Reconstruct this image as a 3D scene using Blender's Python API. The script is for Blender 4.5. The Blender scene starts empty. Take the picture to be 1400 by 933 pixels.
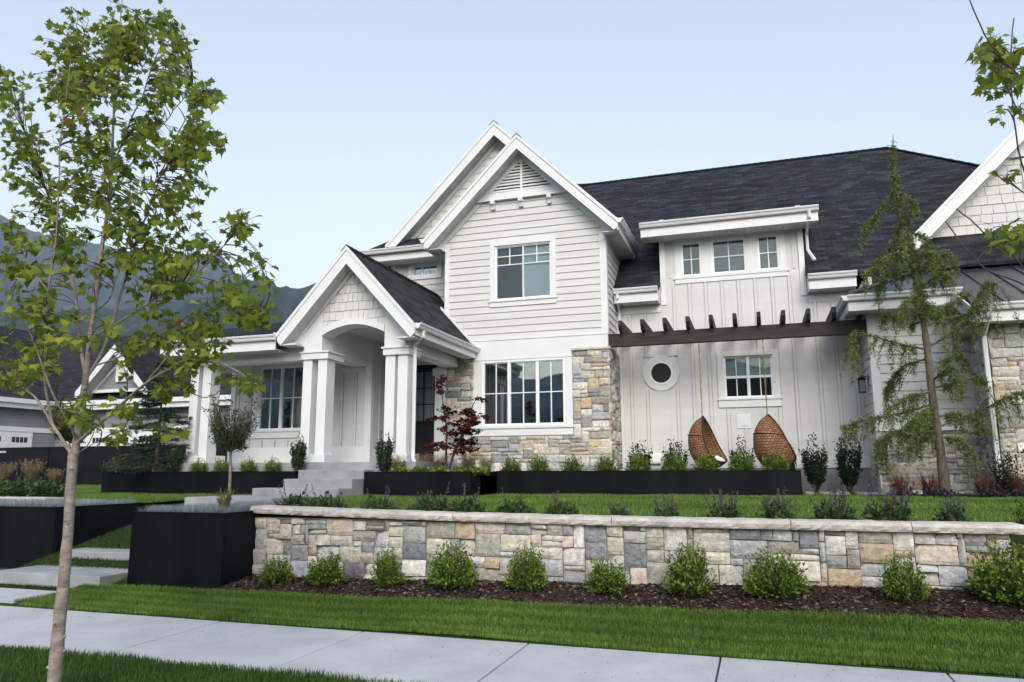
import bpy, bmesh, math, random
import numpy as np
from mathutils import Vector, Matrix, noise
random.seed(7); rng = np.random.default_rng(7)
R = math.radians

# ------------------------------------------------------------------ camera, light, exposure
SC = bpy.context.scene
COL = SC.collection
F_PX, PSI, TH, ROLL, CAM_H = 1017.4, .31616, .17237, -.00294, 1.55
FW = np.array([-math.sin(PSI)*math.cos(TH), math.cos(PSI)*math.cos(TH), math.sin(TH)])
_r0 = np.array([math.cos(PSI), math.sin(PSI), 0]); _u0 = np.cross(_r0, FW)
RT = _r0*math.cos(ROLL)+_u0*math.sin(ROLL); UP = -_r0*math.sin(ROLL)+_u0*math.cos(ROLL)
CP = np.array([0, 0, CAM_H])
cam = bpy.data.cameras.new("camera"); camo = bpy.data.objects.new("camera", cam); COL.objects.link(camo)
cam.sensor_width = 36; cam.lens = F_PX/1400*36; cam.clip_start = .05; cam.clip_end = 20000
M = Matrix.Identity(4)
for i in range(3):
    M[i][0] = RT[i]; M[i][1] = UP[i]; M[i][2] = -FW[i]; M[i][3] = CP[i]
camo.matrix_world = M
SC.camera = camo

SUN_EL, SUN_AZ = 34, 160      # azimuth of the light, degrees clockwise from +Y
W = bpy.data.worlds.new("World"); SC.world = W; W.use_nodes = True
wn = W.node_tree.nodes; wl = W.node_tree.links
sky = wn.new('ShaderNodeTexSky'); sky.sky_type = 'NISHITA'; sky.sun_disc = False
sky.sun_elevation = R(SUN_EL); sky.sun_rotation = R(SUN_AZ)
sky.altitude = 600; sky.air_density = 1.8; sky.dust_density = 4.0; sky.ozone_density = 1.0
bg = wn['Background']; bg.inputs[1].default_value = .088
hs = wn.new('ShaderNodeHueSaturation'); hs.inputs['Saturation'].default_value = .60; hs.inputs['Hue'].default_value = .512   # thin high haze pales the blue
wl.new(sky.outputs[0], hs.inputs['Color']); wl.new(hs.outputs[0], bg.inputs[0])
sun = bpy.data.lights.new("sun", 'SUN'); sun.energy = .68; sun.angle = R(32); sun.color = (1, .97, .93)
suno = bpy.data.objects.new("sun", sun); COL.objects.link(suno)
_d = Vector((math.sin(R(SUN_AZ))*math.cos(R(SUN_EL)), math.cos(R(SUN_AZ))*math.cos(R(SUN_EL)), math.sin(R(SUN_EL))))
suno.rotation_euler = _d.to_track_quat('Z', 'Y').to_euler()
SC.view_settings.view_transform = 'Standard'; SC.view_settings.look = 'None'
SC.view_settings.gamma = 1; SC.view_settings.exposure = 1.67
try: SC.view_settings.use_curve_mapping = False
except Exception: pass

def at(px, py, Y):
    """point of the depth plane Y seen at a photo pixel (1400 wide)"""
    d = FW+RT*(px-700)/F_PX-UP*(py-466.5)/F_PX
    return CP+d*(Y/d[1])

# ------------------------------------------------------------------ materials
MATS = {}
def nt(name, rough=.6, spec=.3):
    m = bpy.data.materials.new(name); m.use_nodes = True
    b = m.node_tree.nodes['Principled BSDF']
    b.inputs['Roughness'].default_value = rough
    b.inputs['Specular IOR Level'].default_value = spec
    MATS[name] = m
    return m, m.node_tree.nodes, m.node_tree.links, b
def N(nodes, typ, **kw):
    n = nodes.new(typ)
    for k, v in kw.items():
        if k in n.inputs.keys(): n.inputs[k].default_value = v
        else: setattr(n, k, v)
    return n
def ramp(nodes, stops):
    n = nodes.new('ShaderNodeValToRGB'); e = n.color_ramp.elements
    while len(e) < len(stops): e.new(.5)
    for x, (p, c) in zip(e, stops): x.position = p; x.color = (*c, 1) if len(c) == 3 else c
    return n
def g(v): return (v, v, v)
def noisy(name, c0, c1, scale=4, detail=6, rough=.6, spec=.3, bump=0, bscale=40, stretch=None, coord='Object', bdist=.02):
    m, n, l, b = nt(name, rough, spec)
    tc = N(n, 'ShaderNodeTexCoord'); src = tc.outputs[coord]
    if stretch:
        mp = N(n, 'ShaderNodeMapping'); mp.inputs['Scale'].default_value = stretch
        l.new(src, mp.inputs[0]); src = mp.outputs[0]
    t = N(n, 'ShaderNodeTexNoise', Scale=scale, Detail=detail, Roughness=.6); l.new(src, t.inputs['Vector'])
    r = ramp(n, [(.3, c0), (.7, c1)]); l.new(t.outputs[0], r.inputs[0]); l.new(r.outputs[0], b.inputs['Base Color'])
    if bump:
        t2 = N(n, 'ShaderNodeTexNoise', Scale=bscale, Detail=5); l.new(src, t2.inputs['Vector'])
        bp = N(n, 'ShaderNodeBump', Strength=bump, Distance=bdist); l.new(t2.outputs[0], bp.inputs['Height']); l.new(bp.outputs[0], b.inputs['Normal'])
    return m
white = noisy('white_paint', (.66, .67, .69), (.72, .73, .745), 1.3, 5, .45, .35)
siding = noisy('siding_paint', (.565, .56, .562), (.625, .62, .622), .9, 6, .55, .3, bump=.08, bscale=60, stretch=(.3, 1, 4))
vinyl = noisy('white_vinyl', (.80, .81, .82), (.84, .85, .86), 3, 2, .3, .4)
soffit_m = noisy('soffit_paint', (.55, .545, .54), (.60, .595, .59), 1.5, 3, .6, .25)
concrete = noisy('concrete', (.20, .21, .225), (.34, .345, .36), 2.2, 10, .85, .2, bump=.25, bscale=120, bdist=.004)
sidewalk_m = noisy('sidewalk_concrete', (.36, .365, .39), (.47, .475, .50), 1.6, 12, .88, .2, bump=.3, bscale=180, bdist=.003)
steel = noisy('black_steel', (.0022, .003, .0042), (.008, .009, .011), 1.6, 10, .45, .10, stretch=(1, 1, .3))
fence_m = noisy('black_panel', (.004, .004, .006), (.008, .008, .010), 1, 4, .5, .25)
bark = noisy('maple_bark', (.15, .125, .11), (.36, .31, .28), 14, 10, .85, .2, bump=.8, bscale=45, stretch=(1, 1, 2.2), bdist=.01)
twig_m = noisy('twig_bark', (.05, .035, .03), (.10, .07, .06), 20, 4, .8, .2)
darkbark = noisy('conifer_bark', (.075, .06, .05), (.19, .155, .13), 22, 8, .9, .15, bump=.8, bscale=45, stretch=(1, 1, .4), bdist=.02)
soil = noisy('soil', (.02, .014, .011), (.07, .05, .042), 30, 8, .95, .1, bump=1, bscale=70, bdist=.03)
lawn_soil = noisy('lawn_base', (.018, .04, .010), (.05, .085, .018), 9, 8, .95, .1, bump=.8, bscale=90, bdist=.02)
asphalt = noisy('asphalt', (.035, .035, .038), (.06, .06, .062), 30, 8, .9, .2, bump=.4, bscale=200)
beam_m = noisy('stained_timber', (.022, .018, .017), (.055, .047, .045), 6, 8, .7, .25, bump=.3, bscale=30, stretch=(.25, 1, 3))
cap_m = noisy('rock_face_cap', (.36, .33, .30), (.62, .58, .55), 5, 10, .9, .2, bump=.8, bscale=35, bdist=.015)
door_m = noisy('charcoal_door', (.010, .011, .014), (.016, .017, .020), 2, 4, .35, .4)
metal_roof = noisy('dark_metal_roof', (.030, .035, .045), (.045, .050, .060), 1.2, 4, .30, .7)
metal_roof.node_tree.nodes['Principled BSDF'].inputs['Metallic'].default_value = .35
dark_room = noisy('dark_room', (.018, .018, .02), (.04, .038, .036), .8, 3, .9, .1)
blind_m = noisy('pale_blind', (.40, .43, .48), (.46, .49, .54), 1, 2, .8, .2)
blind3_m = noisy('white_blind', (.66, .70, .76), (.72, .76, .82), 1, 2, .8, .2)
blind2_m = noisy('grey_blind', (.15, .18, .22), (.19, .22, .26), 1, 2, .8, .2)
rope_m = noisy('straw_rope', (.19, .16, .075), (.30, .25, .13), 60, 4, .9, .1)
cushion_m = noisy('white_cushion', (.72, .73, .76), (.80, .80, .83), 8, 3, .9, .1)
neigh_wall = noisy('grey_siding', (.19, .20, .23), (.24, .25, .28), 1, 4, .6, .3)
found_m = noisy('foundation', (.30, .30, .31), (.40, .395, .40), 2, 8, .9, .2, bump=.3, bscale=60)
mortar_m = noisy('mortar', (.15, .145, .14), (.24, .235, .225), 6, 6, .95, .1)
lantern_m = noisy('black_iron', (.006, .006, .006), (.012, .012, .012), 8, 2, .4, .5)

def shingle_mat(name, c0, c1, row=.14, wid=.28):
    m, n, l, b = nt(name, .85, .25)
    tc = N(n, 'ShaderNodeTexCoord')
    br = N(n, 'ShaderNodeTexBrick'); br.offset = .5; br.inputs['Scale'].default_value = 1
    br.inputs['Brick Width'].default_value = wid; br.inputs['Row Height'].default_value = row
    br.inputs['Mortar Size'].default_value = .008; br.inputs['Mortar Smooth'].default_value = .3
    br.inputs['Color1'].default_value = (*c0, 1); br.inputs['Color2'].default_value = (*c1, 1)
    br.inputs['Mortar'].default_value = (c0[0]*.25, c0[1]*.25, c0[2]*.25, 1)
    dn = N(n, 'ShaderNodeTexNoise', Scale=1.3, Detail=3); l.new(tc.outputs['UV'], dn.inputs['Vector'])
    l.new(tc.outputs['UV'], br.inputs['Vector'])
    br2 = N(n, 'ShaderNodeTexBrick'); br2.offset = .37; br2.inputs['Scale'].default_value = 1
    br2.inputs['Brick Width'].default_value = wid*1.7; br2.inputs['Row Height'].default_value = row
    br2.inputs['Mortar Size'].default_value = .0
    br2.inputs['Color1'].default_value = (.48, .48, .48, 1); br2.inputs['Color2'].default_value = (1.55, 1.55, 1.55, 1)
    l.new(tc.outputs['UV'], br2.inputs['Vector'])
    mx = N(n, 'ShaderNodeMix'); mx.data_type = 'RGBA'; mx.blend_type = 'MULTIPLY'; mx.inputs[0].default_value = 1
    l.new(br.outputs['Color'], mx.inputs[6]); l.new(br2.outputs['Color'], mx.inputs[7])
    gr = N(n, 'ShaderNodeTexNoise', Scale=90, Detail=3); l.new(tc.outputs['UV'], gr.inputs['Vector'])
    mr = N(n, 'ShaderNodeMapRange'); mr.inputs[3].default_value = .6; mr.inputs[4].default_value = 1.4
    l.new(gr.outputs[0], mr.inputs[0])
    mx2 = N(n, 'ShaderNodeMix'); mx2.data_type = 'RGBA'; mx2.blend_type = 'MULTIPLY'; mx2.inputs[0].default_value = 1
    l.new(mx.outputs[2], mx2.inputs[6]); l.new(mr.outputs[0], mx2.inputs[7])
    l.new(mx2.outputs[2], b.inputs['Base Color'])
    bp = N(n, 'ShaderNodeBump', Strength=.9, Distance=.012); l.new(br.outputs['Fac'], bp.inputs['Height']); bp.invert = True
    l.new(bp.outputs[0], b.inputs['Normal'])
    return m
shingle = shingle_mat('asphalt_shingles', (.010, .012, .0155), (.028, .032, .038))
shingle2 = shingle_mat('neighbor_shingles', (.014, .014, .019), (.026, .026, .034))

def attr_mat(name, rough=.7, spec=.25, bump=0, bscale=40, mul=(.75, 1.25), nscale=20, trans=0, bdist=.01):
    m, n, l, b = nt(name, rough, spec)
    a = N(n, 'ShaderNodeAttribute'); a.attribute_name = 'tint'
    tc = N(n, 'ShaderNodeTexCoord')
    t = N(n, 'ShaderNodeTexNoise', Scale=nscale, Detail=6, Roughness=.65); l.new(tc.outputs['Object'], t.inputs['Vector'])
    mr = N(n, 'ShaderNodeMapRange'); mr.inputs[1].default_value = .25; mr.inputs[2].default_value = .75
    mr.inputs[3].default_value = mul[0]; mr.inputs[4].default_value = mul[1]
    l.new(t.outputs[0], mr.inputs[0])
    mx = N(n, 'ShaderNodeMix'); mx.data_type = 'RGBA'; mx.blend_type = 'MULTIPLY'; mx.inputs[0].default_value = 1
    l.new(a.outputs['Color'], mx.inputs[6]); l.new(mr.outputs[0], mx.inputs[7])
    l.new(mx.outputs[2], b.inputs['Base Color'])
    if bump:
        t2 = N(n, 'ShaderNodeTexNoise', Scale=bscale, Detail=7, Roughness=.6); l.new(tc.outputs['Object'], t2.inputs['Vector'])
        bp = N(n, 'ShaderNodeBump', Strength=bump, Distance=bdist); l.new(t2.outputs[0], bp.inputs['Height']); l.new(bp.outputs[0], b.inputs['Normal'])
    if trans:
        tr = N(n, 'ShaderNodeBsdfTranslucent'); l.new(mx.outputs[2], tr.inputs[0])
        ms = N(n, 'ShaderNodeMixShader'); ms.inputs[0].default_value = trans
        out = n['Material Output']
        l.new(b.outputs[0], ms.inputs[1]); l.new(tr.outputs[0], ms.inputs[2]); l.new(ms.outputs[0], out.inputs[0])
    return m
stone_m = attr_mat('stone_veneer', .9, .12, 1.0, 34, (.58, 1.28), 15, bdist=.02)
leaf_m = attr_mat('maple_leaf', .6, .15, mul=(.8, 1.2), nscale=6, trans=.52)
shrub_m = attr_mat('shrub_leaf', .6, .14, mul=(.85, 1.15), nscale=9, trans=.2)
needle_m = attr_mat('conifer_needle', .7, .12, mul=(.8, 1.2), nscale=9, trans=.2)
grass_m = attr_mat('grass_blade', .65, .14, mul=(.7, 1.25), nscale=1.6, trans=.3)
chip_m = attr_mat('bark_chip', .9, .15, mul=(.7, 1.3), nscale=30)

def glass_mat(name, base=.8, f0=.13, k=1.6):
    m = bpy.data.materials.new(name); m.use_nodes = True; n = m.node_tree.nodes; l = m.node_tree.links
    n.remove(n['Principled BSDF']); out = n['Material Output']
    tr = N(n, 'ShaderNodeBsdfTransparent'); tr.inputs[0].default_value = (base*.93, base, base, 1)
    gl = N(n, 'ShaderNodeBsdfGlossy'); gl.inputs['Roughness'].default_value = .015; gl.inputs[0].default_value = (.92, .97, 1, 1)
    lw = N(n, 'ShaderNodeFresnel'); lw.inputs[0].default_value = 1.55
    tc = N(n, 'ShaderNodeTexCoord'); t = N(n, 'ShaderNodeTexNoise', Scale=1.1, Detail=2); l.new(tc.outputs['Object'], t.inputs['Vector'])
    bp = N(n, 'ShaderNodeBump', Strength=.06, Distance=.05); l.new(t.outputs[0], bp.inputs['Height']); l.new(bp.outputs[0], gl.inputs['Normal'])
    mr = N(n, 'ShaderNodeMath'); mr.operation = 'MULTIPLY_ADD'; mr.inputs[1].default_value = k; mr.inputs[2].default_value = f0
    mr.use_clamp = True
    l.new(lw.outputs[0], mr.inputs[0])
    ms = N(n, 'ShaderNodeMixShader'); l.new(mr.outputs[0], ms.inputs[0]); l.new(tr.outputs[0], ms.inputs[1]); l.new(gl.outputs[0], ms.inputs[2])
    l.new(ms.outputs[0], out.inputs[0]); MATS[name] = m
    return m
glass = glass_mat('window_glass'); glass2 = glass_mat('upper_window_glass', .85, .0, .9)
screen_m = noisy('insect_screen', (.020, .024, .028), (.035, .040, .046), 60, 2, .7, .2)

# rattan weave
rattan, _n, _l, _b = nt('rattan', .55, .35)
_tc = N(_n, 'ShaderNodeTexCoord'); _mp = N(_n, 'ShaderNodeMapping'); _mp.inputs['Scale'].default_value = (15, 20, 1); _l.new(_tc.outputs['UV'], _mp.inputs[0])
_ck = N(_n, 'ShaderNodeTexBrick'); _ck.inputs['Scale'].default_value = 1; _ck.inputs['Brick Width'].default_value = 1.0; _ck.inputs['Row Height'].default_value = .6
_ck.inputs['Mortar Size'].default_value = .09; _ck.inputs['Mortar Smooth'].default_value = .6
_ck.inputs['Color1'].default_value = (.20, .09, .045, 1); _ck.inputs['Color2'].default_value = (.34, .17, .085, 1); _ck.inputs['Mortar'].default_value = (.03, .012, .008, 1)
_l.new(_mp.outputs[0], _ck.inputs['Vector']); _l.new(_ck.outputs[0], _b.inputs['Base Color'])
_bp = N(_n, 'ShaderNodeBump', Strength=1, Distance=.012); _bp.invert = True; _l.new(_ck.outputs['Fac'], _bp.inputs['Height']); _l.new(_bp.outputs[0], _b.inputs['Normal'])

# ------------------------------------------------------------------ object helpers
def link(o, parent=None):
    COL.objects.link(o)
    if parent is not None: o.parent = parent
    return o
def tag(o, label=None, cat=None, group=None, kind=None):
    if label: o['label'] = label
    if cat: o['category'] = cat
    if group: o['group'] = group
    if kind: o['kind'] = kind
    return o
def thing(name, label, cat, loc=(0, 0, 0), group=None):
    o = bpy.data.objects.new(name, None); link(o); o.location = loc; o.empty_display_size = .2
    return tag(o, label, cat, group)
def copy_tree(o, parent=None):
    c = o.copy(); COL.objects.link(c)
    if parent is not None: c.parent = parent
    for ch in [x for x in COL.objects if x.parent == o]: copy_tree(ch, c)
    return c

class Fr:
    """frame of a wall: u along it, v up, d outward"""
    def __init__(s, o, U, Nn): s.o = Vector(o); s.U = Vector(U); s.N = Vector(Nn)
    def p(s, u, v, d=0): return s.o+s.U*u+Vector((0, 0, v))+s.N*d
def front(Y): return Fr((0, Y, 0), (1, 0, 0), (0, -1, 0))
def rside(X): return Fr((X, 0, 0), (0, 1, 0), (1, 0, 0))
def lside(X): return Fr((X, 0, 0), (0, 1, 0), (-1, 0, 0))
WORLD = Fr((0, 0, 0), (1, 0, 0), (0, 1, 0))

class MB:
    def __init__(s): s.v = []; s.f = []; s.c = []; s.uv = None
    def add(s, pts, faces, col=None):
        b = len(s.v); s.v += [tuple(p) for p in pts]
        for f in faces: s.f.append([b+i for i in f]); s.c.append(col)
    def box(s, x0, x1, y0, y1, z0, z1):
        s.fbox(WORLD, x0, x1, z0, z1, y0, y1); return s
    def fbox(s, fr, u0, u1, v0, v1, d0, d1, col=None):
        P = [fr.p(u, v, d) for d in (d0, d1) for (u, v) in ((u0, v0), (u1, v0), (u1, v1), (u0, v1))]
        s.add(P, [(0, 1, 2, 3), (4, 5, 6, 7), (0, 1, 5, 4), (1, 2, 6, 5), (2, 3, 7, 6), (3, 0, 4, 7)], col); return s
    def prism(s, fr, poly, d0, d1, dtop=None):
        """extrude a polygon (u,v); d1 may be a function of v"""
        n = len(poly); fd = d1 if callable(d1) else (lambda v: d1)
        P = [fr.p(u, v, d0) for u, v in poly]+[fr.p(u, v, fd(v)) for u, v in poly]
        s.add(P, [tuple(range(n)), tuple(range(n, 2*n))]+[(i, (i+1) % n, n+(i+1) % n, n+i) for i in range(n)]); return s
    def slab(s, pts, thick):
        """a polygon in space thickened straight down"""
        n = len(pts); P = [Vector(p) for p in pts]+[Vector(p)-Vector((0, 0, thick)) for p in pts]
        s.add(P, [tuple(range(n)), tuple(range(n, 2*n))]+[(i, (i+1) % n, n+(i+1) % n, n+i) for i in range(n)]); return s
    def tube(s, pts, rad, seg=8, cap=True, col=None):
        pts = [Vector(p) for p in pts]; n = len(pts); b = len(s.v)
        if not hasattr(rad, '__len__'): rad = [rad]*n
        for i, p in enumerate(pts):
            t = (pts[min(i+1, n-1)]-pts[max(i-1, 0)]).normalized()
            a = t.cross(Vector((.31, .95, .05)) if abs(t.y) < .9 else Vector((1, 0, 0))).normalized(); c = t.cross(a)
            for k in range(seg):
                q = 2*math.pi*k/seg; s.v.append(tuple(p+(a*math.cos(q)+c*math.sin(q))*rad[i]))
        for i in range(n-1):
            for k in range(seg):
                s.f.append([b+i*seg+k, b+i*seg+(k+1) % seg, b+(i+1)*seg+(k+1) % seg, b+(i+1)*seg+k]); s.c.append(col)
        if cap:
            s.f.append([b+k for k in range(seg)][::-1]); s.c.append(col)
            s.f.append([b+(n-1)*seg+k for k in range(seg)]); s.c.append(col)
        return s
    def sweep(s, prof, p0, p1, ax, up=Vector((0, 0, 1))):
        """extrude a closed profile (a,z) from p0 to p1; a runs along ax"""
        p0, p1, ax = Vector(p0), Vector(p1), Vector(ax); n = len(prof)
        P = [p0+ax*a+up*z for a, z in prof]+[p1+ax*a+up*z for a, z in prof]
        s.add(P, [tuple(range(n)), tuple(range(n, 2*n))]+[(i, (i+1) % n, n+(i+1) % n, n+i) for i in range(n)]); return s
    def build(s, name, mat, parent=None, smooth=False, bevel=0, uvplane=None, recalc=True):
        me = bpy.data.meshes.new(name); me.from_pydata(s.v, [], s.f); me.materials.append(mat)
        if recalc:
            bm = bmesh.new(); bm.from_mesh(me); bmesh.ops.recalc_face_normals(bm, faces=bm.faces); bm.to_mesh(me); bm.free()
        if any(c is not None for c in s.c):
            at_ = me.attributes.new('tint', 'FLOAT_COLOR', 'FACE')
            at_.data.foreach_set('color', np.array([(*(c or (.4, .4, .4)), 1) for c in s.c], np.float32).ravel())
        if uvplane:
            ua, va = uvplane; uvl = me.uv_layers.new(name='UVMap'); ua = Vector(ua); va = Vector(va)
            for lp in me.loops:
                co = me.vertices[lp.vertex_index].co; uvl.data[lp.index].uv = (co.dot(ua), co.dot(va))
        if smooth:
            for p in me.polygons: p.use_smooth = True
        o = link(bpy.data.objects.new(name, me), parent)
        if bevel:
            md = o.modifiers.new('bevel', 'BEVEL'); md.width = bevel; md.segments = 2; md.limit_method = 'ANGLE'
        return o

def clip(poly, a, b, c):
    """keep a*u+b*v<=c of a convex polygon"""
    out = []
    for i, p in enumerate(poly):
        q = poly[(i+1) % len(poly)]; dp = a*p[0]+b*p[1]-c; dq = a*q[0]+b*q[1]-c
        if dp <= 1e-9: out.append(p)
        if (dp < -1e-9 and dq > 1e-9) or (dp > 1e-9 and dq < -1e-9):
            t = dp/(dp-dq); out.append((p[0]+(q[0]-p[0])*t, p[1]+(q[1]-p[1])*t))
    return out if len(out) > 2 else []
def crop(poly, u0, u1, v0, v1):
    for a, b, c in ((-1, 0, -u0), (1, 0, u1), (0, -1, -v0), (0, 1, v1)):
        poly = clip(poly, a, b, c)
        if not poly: return []
    w = max(p[0] for p in poly)-min(p[0] for p in poly); h = max(p[1] for p in poly)-min(p[1] for p in poly)
    return poly if w > .004 and h > .004 else []
def spans(u0, u1, holes, v0, v1):
    """free intervals of u between holes that overlap the row v0..v1"""
    cut = sorted((h[0], h[1]) for h in holes if h[2] < (v0+v1)/2 < h[3]); out = []; x = u0
    for a, b in cut:
        if a > x: out.append((x, min(a, u1)))
        x = max(x, b)
    if x < u1: out.append((x, u1))
    return out
def bounds(poly): return min(p[0] for p in poly), max(p[0] for p in poly), min(p[1] for p in poly), max(p[1] for p in poly)
def backing(mb, fr, poly, holes=(), d0=-.15, d1=0):
    u0, u1, v0, v1 = bounds(poly)
    vs = sorted({v0, v1}|{h[2] for h in holes}|{h[3] for h in holes}); vs = [v for v in vs if v0 <= v <= v1]
    for a, b in zip(vs, vs[1:]):
        for s, e in spans(u0, u1, holes, a, b):
            q = crop(poly, s, e, a, b)
            if q: mb.prism(fr, q, d0, d1)
def lap(mb, fr, poly, holes=(), expo=.185, v_start=None):
    u0, u1, v0, v1 = bounds(poly); v = v0 if v_start is None else v_start
    while v < v1:
        for s, e in spans(u0, u1, holes, v, v+expo):
            q = crop(poly, s, e, v, v+expo)
            if q: mb.prism(fr, q, .001, lambda z, v=v: .030-.022*min(1, (z-v)/expo))
        v += expo
def shakes(mb, fr, poly, holes=(), expo=.2, wmin=.14, wmax=.3):
    u0, u1, v0, v1 = bounds(poly); v = v0; rs = random.Random(int(u0*100))
    while v < v1:
        for s, e in spans(u0, u1, holes, v, v+expo):
            u = s-rs.random()*.2
            while u < e:
                w = rs.uniform(wmin, wmax); th = rs.uniform(.022, .030)
                q = crop(poly, max(u, s), min(u+w-.012, e), v+rs.uniform(0, .006), v+expo)
                if q: mb.prism(fr, q, .001, lambda z, v=v, th=th: th-.016*min(1, (z-v)/expo))
                u += w
        v += expo
def battens(mb, fr, u0, u1, v0, v1, holes=(), step=.42, w=.065, off=.2, th=.040, gap=.018):
    """boards between battens, a shadow gap on both sides of every batten"""
    us = []; u = u0+off
    while u < u1-w: us.append(u); u += step
    for a, b in zip([u0-w/2-gap]+us, us+[u1+w/2+gap]):
        p, q = max(a+w/2+gap, u0), min(b-w/2-gap, u1)
        if q > p+.02: backing(mb, fr, [(p, v0), (q, v0), (q, v1), (p, v1)], holes, .001, .022)
    for u in us:
        cut = sorted((h[2], h[3]) for h in holes if h[0]-w/2 < u < h[1]+w/2); z = v0
        for a, b in cut:
            if a > z+.03: mb.fbox(fr, u-w/2, u+w/2, z, min(a, v1), .001, th)
            z = max(z, b)
        if z < v1-.03: mb.fbox(fr, u-w/2, u+w/2, z, v1, .001, th)

PAL = [((.30, .31, .325), 4), ((.40, .405, .415), 5), ((.50, .50, .49), 6), ((.60, .57, .50), 5), ((.64, .58, .47), 5), ((.54, .41, .27), 3),
       ((.40, .39, .32), 4), ((.70, .67, .63), 3), ((.22, .23, .25), 1), ((.58, .51, .42), 3)]
PALF = [c for c, n in PAL for _ in range(n)]
def ashlar(mb, fr, u0, u1, v0, v1, cell=.075, holes=(), sizes=None, depth=.05, seed=1, joint=.009, vtop=None, rough=.014):
    """random-coursed squared rubble: every stone has its own face, edge wear and colour"""
    rs = random.Random(seed); nu = max(1, round((u1-u0)/cell)); nv = max(1, round((v1-v0)/cell)); cu = (u1-u0)/nu; cv = (v1-v0)/nv
    occ = np.zeros((nu, nv), bool)
    for h in holes:
        for i in range(nu):
            for j in range(nv):
                uc, vc = u0+(i+.5)*cu, v0+(j+.5)*cv
                if h[0] < uc < h[1] and h[2] < vc < h[3]: occ[i, j] = True
    sizes = sizes or [(3, 1), (4, 1), (5, 1), (4, 2), (5, 2), (3, 2), (2, 1), (3, 3), (4, 3), (2, 2), (6, 2)]
    for j in range(nv):
        for i in range(nu):
            if occ[i, j]: continue
            w, h = rs.choice(sizes); w = min(w, nu-i); h = min(h, nv-j)
            ww = 1
            while ww < w and not occ[i+ww, j]: ww += 1
            w = ww
            while h > 1 and occ[i:i+w, j:j+h].any(): h -= 1
            if nu-(i+w) == 1 and not occ[i+w, j]: 
                if not occ[i+w, j:j+h].any(): w += 1
            occ[i:i+w, j:j+h] = True
            a0, a1 = u0+i*cu+joint/2, u0+(i+w)*cu-joint/2; b0, b1 = v0+j*cv+joint/2, v0+(j+h)*cv-joint/2
            jit = [(rs.uniform(-.006, .006), rs.uniform(-.006, .006)) for _ in range(4)]
            nx = max(3, int((a1-a0)/.035)); ny = max(3, int((b1-b0)/.035)); base = depth+rs.uniform(-.016, .018)
            c = rs.choice(PALF); k = rs.uniform(.85, 1.12); gm_ = sum(c)/3; c = tuple(min(.8, (gm_+(x-gm_)*.82)*k*rs.uniform(.97, 1.03)) for x in c)
            tx, ty = rs.uniform(-.03, .03), rs.uniform(-.04, .04); sd = rs.uniform(0, 99)
            P = []
            for y in range(ny+1):
                for x in range(nx+1):
                    s, t = x/nx, y/ny
                    ju = (jit[0][0]*(1-s)+jit[1][0]*s)*(1-t)+(jit[2][0]*(1-s)+jit[3][0]*s)*t
                    jv = (jit[0][1]*(1-s)+jit[1][1]*s)*(1-t)+(jit[2][1]*(1-s)+jit[3][1]*s)*t
                    u, v = a0+(a1-a0)*s+ju, b0+(b1-b0)*t+jv
                    edge = (x in (0, nx))+(y in (0, ny))
                    d = base+tx*(s-.5)+ty*(t-.5)+rough*noise.noise(Vector((u*14+sd, v*14, sd)))+rough*.6*noise.noise(Vector((u*40, v*40+sd, sd)))
                    if edge: d -= .010*edge+.005*rs.random()
                    P.append(fr.p(u, v, d))
            W_ = nx+1; F_ = [(y*W_+x, y*W_+x+1, (y+1)*W_+x+1, (y+1)*W_+x) for y in range(ny) for x in range(nx)]
            ring = list(range(nx+1))+[y*W_+nx for y in range(1, ny+1)]+[ny*W_+x for x in range(nx-1, -1, -1)]+[y*W_ for y in range(ny-1, 0, -1)]
            nb = len(P)
            for q in ring:
                x, y = q % W_, q//W_
                P.append(fr.p(a0+(a1-a0)*x/nx, b0+(b1-b0)*y/ny, 0))
            for q in range(len(ring)):
                r2 = (q+1) % len(ring); F_.append((ring[q], nb+q, nb+r2, ring[r2]))
            mb.add(P, F_, c)

def roof_plane(name, pts, mat, parent, thick=.10):
    pts = [Vector(p) for p in pts]; n = Vector((0, 0, 0))
    for i in range(len(pts)): n += pts[i].cross(pts[(i+1) % len(pts)])
    n.normalize()
    if n.z < 0: n = -n
    ua = Vector((0, 0, 1)).cross(n).normalized(); va = n.cross(ua)
    return MB().slab(pts, thick).build(name, mat, parent, uvplane=(ua, va))
GPROF = [(0, 0), (0, -.125), (.07, -.125), (.085, -.105), (.10, -.06), (.118, -.045), (.13, -.02), (.13, 0), (.118, 0), (.118, -.012), (.012, -.012), (.012, 0)]
def gutter(parent, p0, p1, ax):
    return MB().sweep(GPROF, p0, p1, ax).build('gutter', white, parent)
def downspout(parent, pts, w=.04):
    return MB().tube(pts, w, 6).build('downspout', white, parent)

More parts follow.
